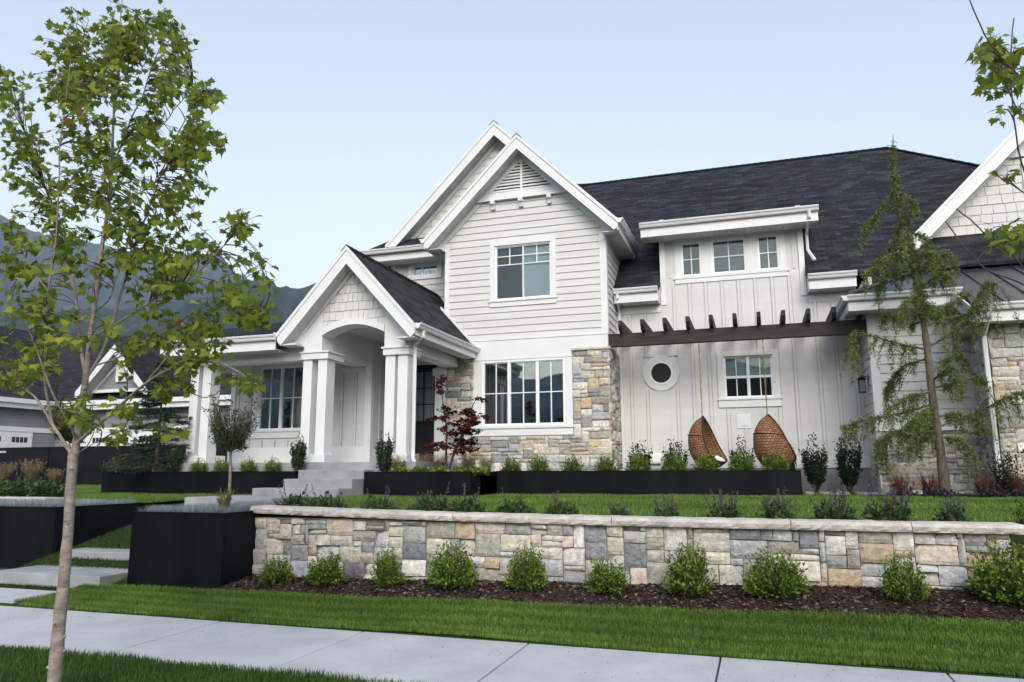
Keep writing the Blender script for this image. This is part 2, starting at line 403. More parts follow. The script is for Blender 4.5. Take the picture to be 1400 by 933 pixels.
def window(house, fr, u0, u1, v0, v1, sashes, cols=2, rows=2, casing=(.10, .14, .10), sill=True, blind=None, hole_depth=.5, hung=False, toprows=None, apron=.14, bmat=None, gmat=None, screens=()):
    """window > casing, pane, blind, interior; u0..u1,v0..v1 is the vinyl unit"""
    m = MB(); pane = MB(); scr = MB(); fw = .032
    m.fbox(fr, u0, u1, v0, v0+fw, -.10, .012); m.fbox(fr, u0, u1, v1-fw, v1, -.10, .012)
    m.fbox(fr, u0, u0+fw, v0+fw, v1-fw, -.10, .012); m.fbox(fr, u1-fw, u1, v0+fw, v1-fw, -.10, .012)
    bl = MB()
    for k, (a, b) in enumerate(sashes):
        if k: m.fbox(fr, sashes[k-1][1], a, v0+fw, v1-fw, -.10, .010)
        s = .022; A, B, C, D = max(a, u0+fw), min(b, u1-fw), v0+fw, v1-fw
        m.fbox(fr, A, B, C, C+s, -.085, -.012); m.fbox(fr, A, B, D-s, D, -.085, -.012); m.fbox(fr, A, A+s, C+s, D-s, -.085, -.012); m.fbox(fr, B-s, B, C+s, D-s, -.085, -.012)
        A += s; B -= s; C += s; D -= s
        pane.fbox(fr, A, B, C, D, -.062, -.056)
        if k in screens: scr.fbox(fr, A-.01, B+.01, C-.01, D+.01, -.098, -.094)
        if hung:
            mid = (C+D)/2; m.fbox(fr, A, B, mid-.03, mid+.03, -.08, -.008)
        cN = cols[k] if isinstance(cols, (list, tuple)) else cols
        vr = (D-(D-C)*toprows, D) if toprows else (C, D)
        for q in range(1, cN):
            x = A+(B-A)*q/cN; m.fbox(fr, x-.011, x+.011, vr[0], vr[1], -.070, -.030)
        rr = rows if not toprows else 2
        for q in range(1, rr):
            z = vr[0]+(vr[1]-vr[0])*q/rr if not toprows else vr[0]+(vr[1]-vr[0])*(q-1)/(rr-1)
            m.fbox(fr, A, B, z-.011, z+.011, -.068, -.032)
        if toprows:
            z = vr[0]+(vr[1]-vr[0])*.5; m.fbox(fr, A, B, z-.011, z+.011, -.068, -.032)
        if blind and blind[k] is not None:
            b0, b1 = blind[k]; z = D-(D-C)*b1; zt = D-(D-C)*b0
            while zt > z:
                bl.fbox(fr, A-.03, B+.03, zt-.022, zt, -.115, -.10); zt -= .026
    w = m.build('window', vinyl, house)
    pane.build('pane', gmat or glass, w)
    if scr.v: scr.build('insect_screen', screen_m, w)
    if bl.v: bl.build('blind', bmat or blind_m, w)
    c0, ct, cb = casing; k = MB()
    if c0:
        k.fbox(fr, u0-c0, u0, v0-(.0 if sill else cb), v1+ct, .001, .048); k.fbox(fr, u1, u1+c0, v0-(.0 if sill else cb), v1+ct, .001, .048)
        k.fbox(fr, u0, u1, v1, v1+ct, .001, .050)
        if sill:
            k.fbox(fr, u0-c0-.03, u1+c0+.03, v0-.045, v0-.001, .001, .075); k.fbox(fr, u0-c0, u1+c0, v0-.045-apron, v0-.046, .001, .046)
        else: k.fbox(fr, u0, u1, v0-cb, v0, .001, .050)
        k.build('casing', white, w)
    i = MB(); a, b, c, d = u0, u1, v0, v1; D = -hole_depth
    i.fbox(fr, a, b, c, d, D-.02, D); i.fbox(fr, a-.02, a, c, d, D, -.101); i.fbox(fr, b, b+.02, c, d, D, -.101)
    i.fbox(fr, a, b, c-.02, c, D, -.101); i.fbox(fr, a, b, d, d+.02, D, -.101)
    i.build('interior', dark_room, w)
    return w

# ------------------------------------------------------------------ foliage helpers (numpy)
def mesh_np(name, V, tris_or_quads, mat, parent=None, tint=None, smooth=False):
    me = bpy.data.meshes.new(name); V = np.asarray(V, np.float32); Fc = np.asarray(tris_or_quads, np.int32)
    k = Fc.shape[1]; me.vertices.add(len(V)); me.vertices.foreach_set('co', V.ravel())
    me.loops.add(Fc.size); me.loops.foreach_set('vertex_index', Fc.ravel())
    me.polygons.add(len(Fc)); me.polygons.foreach_set('loop_start', np.arange(0, Fc.size, k, dtype=np.int32))
    me.update(calc_edges=True)
    if tint is not None:
        a = me.attributes.new('tint', 'FLOAT_COLOR', 'POINT'); T = np.ones((len(V), 4), np.float32); T[:, :3] = tint
        a.data.foreach_set('color', T.ravel())
    me.materials.append(mat)
    o = link(bpy.data.objects.new(name, me), parent)
    return o
def basis(dirs, ups):
    """per-leaf axes: y along dirs, z near ups"""
    y = dirs/np.linalg.norm(dirs, axis=1, keepdims=True); x = np.cross(y, ups); x /= np.linalg.norm(x, axis=1, keepdims=True)+1e-9
    return x, y, np.cross(x, y)
def leaves(tv, tf, pos, dirs, ups, size):
    tv = np.asarray(tv, float); tf = np.asarray(tf); x, y, z = basis(dirs, ups); n = len(pos)
    V = pos[:, None, :]+size[:, None, None]*(tv[None, :, 0, None]*x[:, None]+tv[None, :, 1, None]*y[:, None]+tv[None, :, 2, None]*z[:, None])
    Fc = (tf[None]+(np.arange(n)*len(tv))[:, None, None]).reshape(-1, tf.shape[1])
    return V.reshape(-1, 3), Fc
OVAL_V = [(0, 0, 0), (.26, .45, .06), (0, 1, 0), (-.26, .45, .06)]; OVAL_F = [(0, 1, 2), (0, 2, 3)]
# five-lobed leaf, folded along its midrib and drooping at the tips
_mp = [(0, .0), (.16, .06), (.42, -.06), (.36, .14), (.62, .30), (.34, .40), (.36, .62), (.18, .58), (0, 1.0)]
MAPLE_V = [(0, .3, 0)]+[(x, y, .10*abs(x)-.18*max(0, abs(x)-.3)-.10*max(0, y-.5)) for x, y in _mp]+[(-x, y, .10*abs(x)-.18*max(0, abs(x)-.3)-.10*max(0, y-.5)) for x, y in _mp[1:-1][::-1]]
MAPLE_F = [(0, i, i+1) for i in range(1, len(MAPLE_V)-1)]+[(0, len(MAPLE_V)-1, 1)]
def rnd(n, s=1): return rng.normal(0, s, (n, 3))
def tints(n, nv, cols, jit=.18):
    c = np.asarray(cols)[rng.integers(0, len(cols), n)]*(1+rng.normal(0, jit, (n, 1)))
    return np.repeat(np.clip(c, .003, .9), nv, 0)

# ------------------------------------------------------------------ ground, walks, mountains
def struct(o): o['kind'] = 'structure'; return o
LZ = 1.06                                   # level of the upper lawn
gm = MB(); gm.add([(-3650, -3650, -.16), (3650, -3650, -.16), (3650, 3650, -.16), (-3650, 3650, -.16)], [(0, 1, 2, 3)])
struct(gm.build('ground', noisy('far_ground', (.03, .045, .02), (.07, .075, .04), .02, 8, .95, .1), recalc=False))
struct(MB().box(-90, 90, -9, 1.6, -.3, -.13).build('road', asphalt))
struct(MB().box(-90, 90, 1.6, 2.0, -.3, .0).build('kerb', concrete, bevel=.02))
struct(MB().box(-90, 90, 2.0, 5.32, -.3, -.012).build('park_strip', lawn_soil))
struct(MB().box(-90, 40, 6.853, 6.95, -.3, .008).build('verge', lawn_soil))
sw = MB(); x = -8.85-1.69*14
while x < 40:                               # slabs with open joints, near and far edges straight
    sw.box(x+.008, x+1.682, 5.3, 6.85, -.2, rng.normal(0, .0015)); x += 1.69
struct(sw.build('sidewalk', sidewalk_m, bevel=.008))
# front strip: rises from the walk to the wall
def grid_sheet(name, x0, x1, y0, y1, nx, ny, zf, mat):
    X, Y = np.meshgrid(np.linspace(x0, x1, nx), np.linspace(y0, y1, ny)); Z = np.vectorize(zf)(X, Y)
    I = np.arange(nx*ny).reshape(ny, nx); F = np.stack([I[:-1, :-1], I[:-1, 1:], I[1:, 1:], I[1:, :-1]], -1).reshape(-1, 4)
    return mesh_np(name, np.stack([X, Y, Z], -1).reshape(-1, 3), F, mat)
def strip_z(x, y):
    t = min(1, max(0, (y-6.86)/1.75)); hi = .20+.027*max(0, x+6.4)
    return hi*t*t*(3-2*t)*.9+.014+.006*math.sin(x*1.7)+.005*math.sin(y*9+x)
struct(grid_sheet('front_lawn_ground', -8.42, 40, 6.856, 7.80, 160, 14, strip_z, lawn_soil))
def mulch_z(x, y): return strip_z(x, y)+.012*noise.noise(Vector((x*5, y*5, 0)))-.005
struct(grid_sheet('mulch_bed', -6.42, 40, 7.80, 8.75, 240, 20, mulch_z, soil))
# walk to the stairs
cw = MB(); poly = [(-11.3, 6.855), (-8.48, 6.855), (-8.62, 7.05), (-8.78, 7.3), (-8.72, 7.62), (-8.8, 7.85), (-11.3, 7.85)]
cw.prism(Fr((0, 0, 0), (1, 0, 0), (0, 0, 1)), [(a, b) for a, b in poly], 0, 0)
cw.v = [(a, b, z) for z in (-.2, .004) for a, b in poly]
struct(cw.build('path', sidewalk_m, bevel=.008))
struct(MB().box(-90, -10.621, 6.853, 11.1, -.3, -.004).build('left_verge_ground', lawn_soil))
# the stairs' grass ramp and the upper terrace
def ramp_z(x, y): return -.012+1.0*max(0, min(1, (y-8.0)/4.2))*.98
struct(grid_sheet('stair_bank_ground', -10.62, -7.8, 7.8, 12.4, 20, 40, ramp_z, lawn_soil))
tp = [(-7.83, 8.66), (2.30, 8.66), (2.30, 8.9), (40, 8.9), (40, 60), (-120, 60), (-120, 11.1), (-12.9, 11.1), (-12.9, 11.0), (-10.61, 11.0), (-10.61, 12.4), (-7.83, 12.4)]
terr = MB(); terr.v = [(a, b, z) for z in (-.25, .93) for a, b in tp]; k = len(tp)
terr.f = [tuple(range(k)), tuple(range(k, 2*k))]+[(i, (i+1) % k, k+(i+1) % k, k+i) for i in range(k)]; terr.c = [None]*len(terr.f)
struct(terr.build('terrace', lawn_soil))
def lawn_z(x, y): return .945+.085*max(0, min(1, (y-9)/4.5))+.006*math.sin(x*.9)*math.sin(y*.8)
for nm, q in (('upper_lawn_ground', (-7.83, 40, 8.9, 21)), ('middle_lawn_ground', (-10.61, -7.831, 12.4, 21)), ('side_lawn_ground', (-120, -10.611, 11.1, 40))):
    struct(grid_sheet(nm, *q, 60, 30, lawn_z, lawn_soil))
struct(grid_sheet('bank_ground', 2.29, 40, 8.5, 9.0, 60, 8, lambda x, y: .40+.50*max(0, min(1, (y-8.5)/.5)), soil))
stp = MB()
slabs = [(-10.3, -8.40, 8.05, 9.22, .18), (-10.3, -8.36, 9.10, 10.35, .36), (-10.3, -8.36, 10.42, 10.95, .55), (-10.3, -8.36, 10.9, 11.35, .73), (-10.3, -8.36, 11.3, 11.75, .90), (-10.3, -8.38, 11.66, 12.9, 1.075)]
sg = 'concrete slab steps between the planters'
slab_labels = ['lowest concrete step slab, nearest the sidewalk between the black planters', 'second concrete step slab up, partly behind the right black planter',
               'third concrete step slab up, hidden mostly behind the right planter', 'fourth concrete step slab up behind the right planter', 'fifth concrete step slab up, just below the lawn landing', 'topmost concrete landing slab at lawn level behind the right planter']
for (a, b, c, d, z), lb in zip(slabs, slab_labels):
    tag(MB().box(a, b, c, d, z-.17, z).build('step_slab', concrete, bevel=.012), lb, 'step', sg)

def mountain(name, R0, R1, prof, seed, mat, rough=.16):
    az = np.radians(np.arange(0, 360, .3)); T = np.linspace(0, 1, 34); P = np.radians([p[0] for p in prof]); H = [p[1] for p in prof]
    h = np.interp(az, P, H, period=2*math.pi); V = []
    for t in T:
        for a, hh in zip(az, h):
            Rr = R0+(R1-R0)*t; x, y = math.sin(a)*Rr, math.cos(a)*Rr
            nz = noise.hetero_terrain(Vector((a*R1/260+seed, t*2.2, seed)), .8, 2.1, 6, .6)
            nf = noise.fractal(Vector((x/160, y/160, seed)), 1, 2, 6)
            crest = hh*R1*(1+.035*noise.fractal(Vector((math.cos(a)*R1/120, math.sin(a)*R1/120, seed)), 1, 2, 5))
            z = crest*(t**1.15)+hh*R1*(rough*(nz-.6)+.10*nf)*math.sin(math.pi*min(1, t*1.02))
            V.append((x, y, max(-2, z)))
    n = len(az); F = []
    for j in range(len(T)-1):
        for i in range(n): F.append((j*n+i, j*n+(i+1) % n, (j+1)*n+(i+1) % n, (j+1)*n+i))
    o = mesh_np(name, V, F, mat)
    for p in o.data.polygons: p.use_smooth = True
    return struct(o)
def mtn_mat(name, c0, c1, c2, sc):
    m, n, l, b = nt(name, .95, .05)
    tc = N(n, 'ShaderNodeTexCoord'); mp = N(n, 'ShaderNodeMapping'); mp.inputs['Scale'].default_value = (sc*2.4, sc*2.4, sc*.7); l.new(tc.outputs['Object'], mp.inputs[0])
    t = N(n, 'ShaderNodeTexNoise', Scale=1, Detail=12, Roughness=.72); l.new(mp.outputs[0], t.inputs['Vector'])
    r = ramp(n, [(.40, c0), (.52, c1), (.63, c2)]); l.new(t.outputs[0], r.inputs[0])
    l.new(r.outputs[0], b.inputs['Base Color'])
    t2 = N(n, 'ShaderNodeTexNoise', Scale=3, Detail=10, Roughness=.7); l.new(mp.outputs[0], t2.inputs['Vector'])
    bp = N(n, 'ShaderNodeBump', Strength=1, Distance=22); l.new(t2.outputs[0], bp.inputs['Height']); l.new(bp.outputs[0], b.inputs['Normal'])
    return m
mt1 = mtn_mat('mountain_scrub', (.018, .040, .028), (.036, .062, .040), (.085, .09, .07), .012)
mt2 = mtn_mat('mountain_rock', (.026, .040, .038), (.055, .068, .060), (.12, .115, .105), .008)
def azel(px, py):
    d = FW+RT*(px-700)/F_PX-UP*(py-466.5)/F_PX
    return math.degrees(math.atan2(d[0], d[1])) % 360, d[2]/math.hypot(d[0], d[1])
far_pts = [azel(*p) for p in ((-300, 250), (-120, 270), (0, 300), (57, 317), (111, 324), (149, 341), (186, 348), (257, 350), (294, 362), (337, 380), (372, 400), (420, 440), (520, 500))]
near_pts = [azel(*p) for p in ((-300, 420), (0, 430), (180, 425), (280, 400), (337, 381), (351, 382), (383, 393), (400, 394), (432, 391), (480, 400), (560, 430), (650, 470))]
rest = [(20, .10), (60, .09), (100, .12), (140, .13), (170, .15), (185, .155), (197, .14), (210, .16), (230, .15), (270, .2)]
mountain('mountain_ridge', 1500, 3400, sorted(far_pts+[(a, h*.9) for a, h in rest]), 3.3, mt2)
mountain('foothills', 800, 1800, sorted(near_pts+[(a, h*.6) for a, h in rest]), 8.1, mt1)

# ------------------------------------------------------------------ the air between here and the mountains
hzm = bpy.data.materials.new('haze_air'); hzm.use_nodes = True; _n = hzm.node_tree.nodes; _n.remove(_n['Principled BSDF'])
_v = _n.new('ShaderNodeVolumePrincipled'); _v.inputs['Density'].default_value = 1.35e-4; _v.inputs['Color'].default_value = (.56, .72, 1, 1)
hzm.node_tree.links.new(_v.outputs[0], _n['Material Output'].inputs['Volume'])
hz = MB().box(-3700, 3700, -3700, 3700, -1.2, 1150).build('haze', hzm); hz['kind'] = 'stuff'; hz['label'] = 'thin blue evening haze in front of the mountains'; hz['category'] = 'haze'

# ------------------------------------------------------------------ the house
house = thing('house', 'white farmhouse with gabled dark shingle roofs, stone trim and a columned porch', 'house', (0, 0, 0))
YB, YR, YW, XL, XR = 18.0, 19.35, 17.85, -7.78, -3.40
GZ = 1.0
# --- front gable bay
fb = front(YB); AP, HB = -5.60, 10.05     # apex of wall line
def gable_poly(xa, za, x0, x1, zb): return [(x0, zb), (x1, zb), (x1, za-(x1-xa)), (xa, za), (x0, za-(xa-x0))]
bw = (-6.69, -4.49, 2.67, 4.33)            # big triple window
uw = (-6.36, -4.81, 5.94, 7.42)            # upper window
W_ = MB(); backing(W_, fb, gable_poly(AP, HB, XL, XR, 4.55), [uw], -.15, 0)
backing(W_, fb, [(XL, GZ), (XR, GZ), (XR, 4.55), (XL, 4.55)], [bw], -.15, 0)
rs_ = rside(XR); W_.fbox(rs_, YB+.001, 24, GZ, 7.6, -.14, 0); W_.fbox(lside(XL), YB+.001, 24, GZ, 7.6, -.14, 0)
wall = W_.build('wall', siding, house)
S = MB(); lap(S, fb, gable_poly(AP, HB, XL+.13, XR-.13, 4.88), [(uw[0]-.13, uw[1]+.13, uw[2]-.2, uw[3]+.13)])
lap(S, rs_, [(YB+.12, 4.88), (22, 4.88), (22, 7.45), (YB+.12, 7.45)])
S.build('lap_siding', siding, house)
T = MB()
for a, b in ((XL, XL+.14), (XR-.14, XR)): T.fbox(fb, a, b, 4.88, 7.62, .001, .032)
T.fbox(rs_, YB-.032, YB+.12, 4.88, 7.45, .001, .032)
T.fbox(fb, XL-.02, XR+.02, 4.55, 4.88, .001, .040); T.fbox(rs_, YB, YB+.9, 4.56, 4.87, .001, .04)
T.fbox(fb, XL-.04, XR+.04, 4.881, 4.91, .001, .055)
T.build('trim', white, house)
# surround of the big window: one wide white field
T = MB(); T.fbox(fb, -6.94, bw[0], 2.42, 4.549, .001, .045); T.fbox(fb, bw[1], -4.30, 2.42, 4.549, .001, .045)
T.fbox(fb, bw[0], bw[1], bw[3], 4.548, .001, .045); T.fbox(fb, bw[0], bw[1], 2.42, bw[2], .001, .045)
T.fbox(fb, -6.97, -4.27, 2.60, 2.665, .046, .075)
T.fbox(fb, -6.96, -4.28, 4.36, 4.40, .046, .058)
T.build('window_surround', white, house)
window(house, Fr((0, YB-.035, 0), (1, 0, 0), (0, -1, 0)), *bw, [(-6.69, -5.985), (-5.95, -5.23), (-5.195, -4.49)], 2, 2, casing=(0, 0, 0), hole_depth=1.2)
window(house, fb, *uw, [(-6.36, -5.585), (-5.585, -4.81)], 2, 2, casing=(.13, .13, .1), toprows=.34, blind=[None, (0, 1)], apron=.13, bmat=blind3_m, gmat=glass2, screens=(0,))
# gable vent, band and corbels
T = MB(); zb = 8.70
T.prism(fb, [(AP-1.30, zb), (AP+1.30, zb), (AP+1.12, zb+.20), (AP-1.12, zb+.20)], .03, .055)
T.prism(fb, [(AP-1.38, zb-.03), (AP+1.38, zb-.03), (AP+1.36, zb), (AP-1.36, zb)], .03, .13)
for x in (AP-.78, AP, AP+.78):
    T.prism(rside(x-.055), [(YB-.19, zb-.035), (YB-.02, zb-.035), (YB-.02, zb-.27), (YB-.10, zb-.27), (YB-.12, zb-.17), (YB-.19, zb-.14)], 0, .11)
T.fbox(fb, AP-.03, AP+.03, zb+.2, 9.80, .03, .06)
T.build('gable_band', white, house)
V = MB(); vz = zb+.22
while vz < 9.74:
    hw = 9.80-vz-.03
    if hw > .06:
        for a, b in ((AP-hw, AP-.03), (AP+.03, AP+hw)):
            P = [fb.p(a, vz, .055), fb.p(b, vz, .055), fb.p(b, vz+.055, .02), fb.p(a, vz+.055, .02), fb.p(a, vz-.012, .05), fb.p(b, vz-.012, .05), fb.p(b, vz+.043, .015), fb.p(a, vz+.043, .015)]
            V.add(P, [(0, 1, 2, 3), (4, 5, 6, 7), (0, 1, 5, 4), (2, 3, 7, 6), (0, 3, 7, 4), (1, 2, 6, 5)])
    vz += .085
vent = V.build('gable_vent', white, house)
MB().prism(fb, [(AP-.93, zb+.2), (AP+.93, zb+.2), (AP, 9.8)], .003, .028).build('backing', dark_room, vent)
B_ = MB()
for sgn in (-1, 1):
    B_.prism(fb, [(AP+sgn*.0, HB-.02), (AP+sgn*2.18, HB-2.2), (AP+sgn*2.18, HB-2.46), (AP, HB-.28)], .027, .05)
B_.build('frieze', white, house)

def gable_roof(xa, za, half, k, yf, y_left, y_right, wall_y, bd=.38, sof=True, mat=shingle, x_split=None):
    """two shingled slopes with rake boards, soffit strips, ridge cap"""
    yl = [yf, y_left]; yr = [yf, y_right]; root = None
    L = [(xa, yl[0], za), (xa-half, yl[0], za-half*k), (xa-half, yl[1], za-half*k), (xa, yl[1], za)]
    root = roof_plane('roof', L, mat, house)
    if x_split is None:
        roof_plane('roof', [(xa, yr[0], za), (xa+half, yr[0], za-half*k), (xa+half, yr[1], za-half*k), (xa, yr[1], za)], mat, house)
    else:
        xs, ys = x_split
        roof_plane('roof', [(xa, yf, za), (xa+half, yf, za-half*k), (xa+half, ys, za-half*k), (xs, ys, za-(xs-xa)*k), (xs, y_right, za-(xs-xa)*k), (xa, y_right, za)], mat, house)
    f = front(yf); rk = MB(); so = MB()
    for s in (-1, 1):
        X = lambda t: xa+s*t
        rk.prism(f, [(xa, za-.02), (X(half), za-.02-half*k), (X(half), za-half*k-.20), (X(half)-s*.10, za-half*k-bd+.12), (xa, za-bd)], -.028, .012)
        rk.prism(f, [(xa, za+.0), (X(half+.02), za-(half+.02)*k), (X(half+.02), za-(half+.02)*k-.10), (xa, za-.10)], .012, .034)
        # soffit: grooved strips following the slope
        t = 0.02; D = bd-.06
        while t < half-.1:
            e = min(t+.15, half-.1)
            a, b = (X(t), za-t*k-D), (X(e-.008), za-(e-.008)*k-D)
            so.prism(f, [a, b, (b[0], b[1]+.02), (a[0], a[1]+.02)], -(wall_y-yf), -.03)
            t = e
    rk.build('rake_board', white, root)
    if sof: so.build('soffit', soffit_m, root)
    cp = MB(); y = yf-.035
    while y < y_left:
        for s in (-1, 1):
            cp.add([(xa, y, za+.03), (xa+s*.13, y, za+.03-.13*k), (xa+s*.13, y+.2, za+.018-.13*k), (xa, y+.2, za+.018)], [(0, 1, 2, 3)])
            cp.add([(xa, y, za+.03), (xa+s*.13, y, za+.03-.13*k), (xa+s*.13, y, za+.0-.13*k), (xa, y, za+.0)], [(0, 1, 2, 3)])
        y += .2
    cp.build('ridge_cap', MATS['asphalt_shingles'], root, recalc=False)
    return root
r1 = gable_roof(AP, 10.30, 2.62, 1.0, 17.55, 23.9, 23.9, YB, .40)
def eave(root, x, z, y0, y1, s, wx, fas=.30):
    """side eave along Y: gutter, fascia, level soffit back to the wall at wx"""
    gutter(root, (x, y0, z), (x, y1, z), (s, 0, 0))
    MB().box(min(x, x-s*.03), max(x, x-s*.03), y0+.03, y1, z-fas, z-.02).build('fascia', white, root)
    m = MB(); y = y0+.12
    while y < y1:
        m.box(min(x-s*.03, wx), max(x-s*.03, wx), y, min(y+.145, y1), z-fas, z-fas+.02); y += .152
    m.build('soffit', soffit_m, root)
eave(r1, -2.98, 7.70, 17.52, 20.3, 1, XR); eave(r1, -8.22, 7.70, 17.52, 19.0, -1, XL)
for q in ([(XR-.02, 7.40), (-3.02, 7.40), (-3.02, 7.52), (XR-.02, 7.92)], [(XL+.02, 7.40), (-8.18, 7.40), (-8.18, 7.52), (XL+.02, 7.92)]):
    MB().prism(front(17.98), q, 0, .03).build('eave_return', white, r1)
# --- stone on the bay
ST = MB()
ashlar(ST, fb, XL+.02, XR+.05, GZ, 4.54, .093, [(-6.94, -4.30, 2.42, 4.6)], seed=4, depth=.05)
ashlar(ST, rs_, YB-.05, YR, GZ, 4.54, .085, seed=6, depth=.055)
ST.build('stone_veneer', stone_m, house)
MB().box(-4.30, XR+.09, YB-.10, YB-.042, 4.50, 4.56).build('stone_ledge', cap_m, house, bevel=.01)

# --- rear gable, its pent roof and the little transom window
fr2 = front(YR); XA2, ZA2 = -6.72, 11.48
sm = (-9.42, -8.58, 7.19, 7.53)
W_ = MB(); backing(W_, fr2, gable_poly(XA2, ZA2-.3, -10.1, -3.6, GZ), [sm], -.15, 0); W_.fbox(lside(-10.1), YR+.001, 27, GZ, 7.7, -.14, 0)
W_.build('wall', siding, house)
S = MB(); shakes(S, fr2, gable_poly(XA2, ZA2-.45, -9.4, -4.2, 8.25), expo=.21)
S.build('shingle_siding', siding, house)
S = MB(); lap(S, fr2, [(-10.1+.1, 5.2), (XL, 5.2), (XL, 7.55), (-10.0, 7.55)], [(sm[0]-.2, sm[1]+.2, sm[2]-.12, sm[3]+.2)], .19)
S.build('lap_siding', siding, house)
T = MB(); T.fbox(fr2, -10.12, -9.98, 5.2, 7.6, .001, .032)
for s in (-1, 1): T.prism(fr2, [(XA2, ZA2-.28), (XA2+s*3.0, ZA2-3.28), (XA2+s*3.0, ZA2-3.52), (XA2, ZA2-.52)], .03, .055)
T.build('trim', white, house)
window(house, fr2, *sm, [(sm[0], sm[1])], 3, 1, casing=(.11, .2, .1), sill=False)
r2 = gable_roof(XA2, ZA2, 3.36, 1.0, 18.92, 27, 27, YR, .42)
pent = roof_plane('roof', [(-10.75, 18.78, 7.93), (XL, 18.78, 7.93), (XL, YR, 8.38), (-10.2, YR, 8.38)], shingle, house, .06)
roof_plane('roof', [(-10.75, 18.78, 7.93), (-10.2, YR, 8.38), (-10.2, 22, 8.38), (-10.75, 22, 7.93)], shingle, house, .06)
gutter(pent, (-10.78, 18.78, 7.93), (XL-.1, 18.78, 7.93), (0, -1, 0))
MB().box(-10.6, XL-.1, 18.83, 18.86, 7.60, 7.80).build('fascia', white, pent)
m = MB(); x = -10.6
while x < XL-.1: m.box(x, min(x+.145, XL-.1), 18.86, YR, 7.58, 7.60); x += .152
m.build('soffit', soffit_m, pent)

# --- main roof and shed dormer over the recessed wall
EZ, EY, K, RY = 6.20, 18.85, .85, 25.6; RZ = EZ+K*(RY-EY); HX = 4.55
mr = lambda x, y: (x, y, EZ+K*(y-EY))
D0, D1, DY = -2.20, 1.36, 22.0
roof1 = roof_plane('roof', [mr(-7.2, EY), mr(D0, EY), mr(D0, DY), mr(-7.2, DY)], shingle, house)
hx = lambda y: HX+(RY-y)
roof2 = roof_plane('roof', [mr(D1, EY), mr(hx(EY), EY), mr(hx(DY), DY), mr(D1, DY)], shingle, house)
roof_plane('roof', [mr(-7.2, DY), mr(hx(DY), DY), mr(HX, RY), mr(-7.2, RY)], shingle, house)
roof_plane('roof', [mr(HX, RY), mr(hx(EY), EY), (hx(EY), 2*RY-EY, EZ)], shingle, house)
roof_plane('roof', [(-9, 2*RY-EY, EZ), (hx(EY), 2*RY-EY, EZ), mr(HX, RY), mr(-7.2, RY)], shingle, house)
roof_plane('roof', [(-6.2, 25.9, 11.95), (-4.9, 25.9, 11.95), (-4.5, 26.6, 12.28), (-6.2, 26.6, 12.42), (-7.5, 26.6, 12.2)], shingle, house)
cp = MB(); x = -6.2
while x < HX:
    cp.add([(x, RY-.14, RZ-.08), (x+.21, RY-.14, RZ-.095), (x+.21, RY, RZ+.02), (x, RY, RZ+.035), (x, RY+.14, RZ-.08), (x+.21, RY+.14, RZ-.095)], [(0, 1, 2, 3), (3, 2, 5, 4), (0, 3, 4)]); x += .2
for i in range(34):
    t = i*.2; a = Vector(mr(HX+t, RY-t)); b = Vector(mr(HX+t+.21, RY-t-.21))
    o1 = Vector((.10, .10, -.05)); o2 = Vector((-.10, -.10, -.05)); up_ = Vector((0, 0, .035)); u2 = Vector((0, 0, .02))
    cp.add([a+o2+up_, a+up_, a+o1+up_, b+o2+u2, b+u2, b+o1+u2], [(0, 1, 4, 3), (1, 2, 5, 4), (0, 1, 2)])
cp.build('ridge_cap', shingle, roof1, recalc=False)
def front_eave(root, x0, x1, y, z, wy, fas=.34, ends=()):
    gutter(root, (x0, y, z), (x1, y, z), (0, -1, 0))
    MB().box(x0+.02, x1-.02, y+.002, y+.032, z-fas, z-.02).build('fascia', white, root)
    m = MB(); x = x0+.02
    while x < x1-.02: m.box(x, min(x+.145, x1-.02), y+.032, wy, z-fas+.004, z-fas+.024); x += .152
    m.build('soffit', soffit_m, root)
    for e in ends:
        MB().box(e-.015, e+.015, y+.034, wy, z-fas, z-.03).build('fascia', white, root)
front_eave(roof1, XR+.03, D0-.02, EY, 6.20, YR, .36, (D0-.04,))
front_eave(roof2, D1+.01, 2.46, EY, 6.20, YR, .36, (D1+.03,))
dr = roof_plane('roof', [(-2.62, 18.76, 7.90), (1.72, 18.76, 7.90), (1.72, 22.1, 8.90), (-2.62, 22.1, 8.90)], shingle, house, .08)
front_eave(dr, -2.62, 1.72, 18.76, 7.88, YR, .36, (-2.59, 1.69))
for e in (-2.59, 1.69): MB().prism(rside(e-.015), [(YR, 7.52), (22, 8.6), (22, 8.85), (YR, 8.0)], 0, .03).build('fascia', white, dr)

# --- recessed board and batten wall
dw = [(-1.65, -1.13, 6.53, 7.45), (-.87, -.02, 6.53, 7.45), (.26, .78, 6.53, 7.45)]
w2 = (-.72, .45, 3.31, 4.37); rw = (-2.27, 4.02, .46)
holes = dw+[w2]
W_ = MB(); backing(W_, fr2, [(XR, GZ), (2.48, GZ), (2.48, 6.3), (XR, 6.3)], [w2, (rw[0]-.27, rw[0]+.27, rw[1]-.27, rw[1]+.27)], -.15, 0)
backing(W_, fr2, [(D0, 6.3), (D1, 6.3), (D1, 7.6), (D0, 7.6)], dw, -.15, 0)
W_.box(D0, D0+.12, YR+.151, 22, 6.0, 8.2); W_.box(D1-.12, D1, YR+.151, 22, 6.0, 8.2)
bat = W_
hb = [(w2[0]-.17, w2[1]+.17, w2[2]-.26, w2[3]+.13), (rw[0]-.45, rw[0]+.45, rw[1]-.43, rw[1]+.43)]
battens(bat, fr2, XR+.07, D0, 1.87, 5.62, hb, step=.405, off=.29)
battens(bat, fr2, D0+.131, D1-.131, 1.87, 6.40, hb, step=.405, off=.20); bat.fbox(fr2, D0, D0+.13, 1.87, rw[1]-.43, .001, .022); bat.fbox(fr2, D0, D0+.13, rw[1]+.43, 5.79, .001, .022)
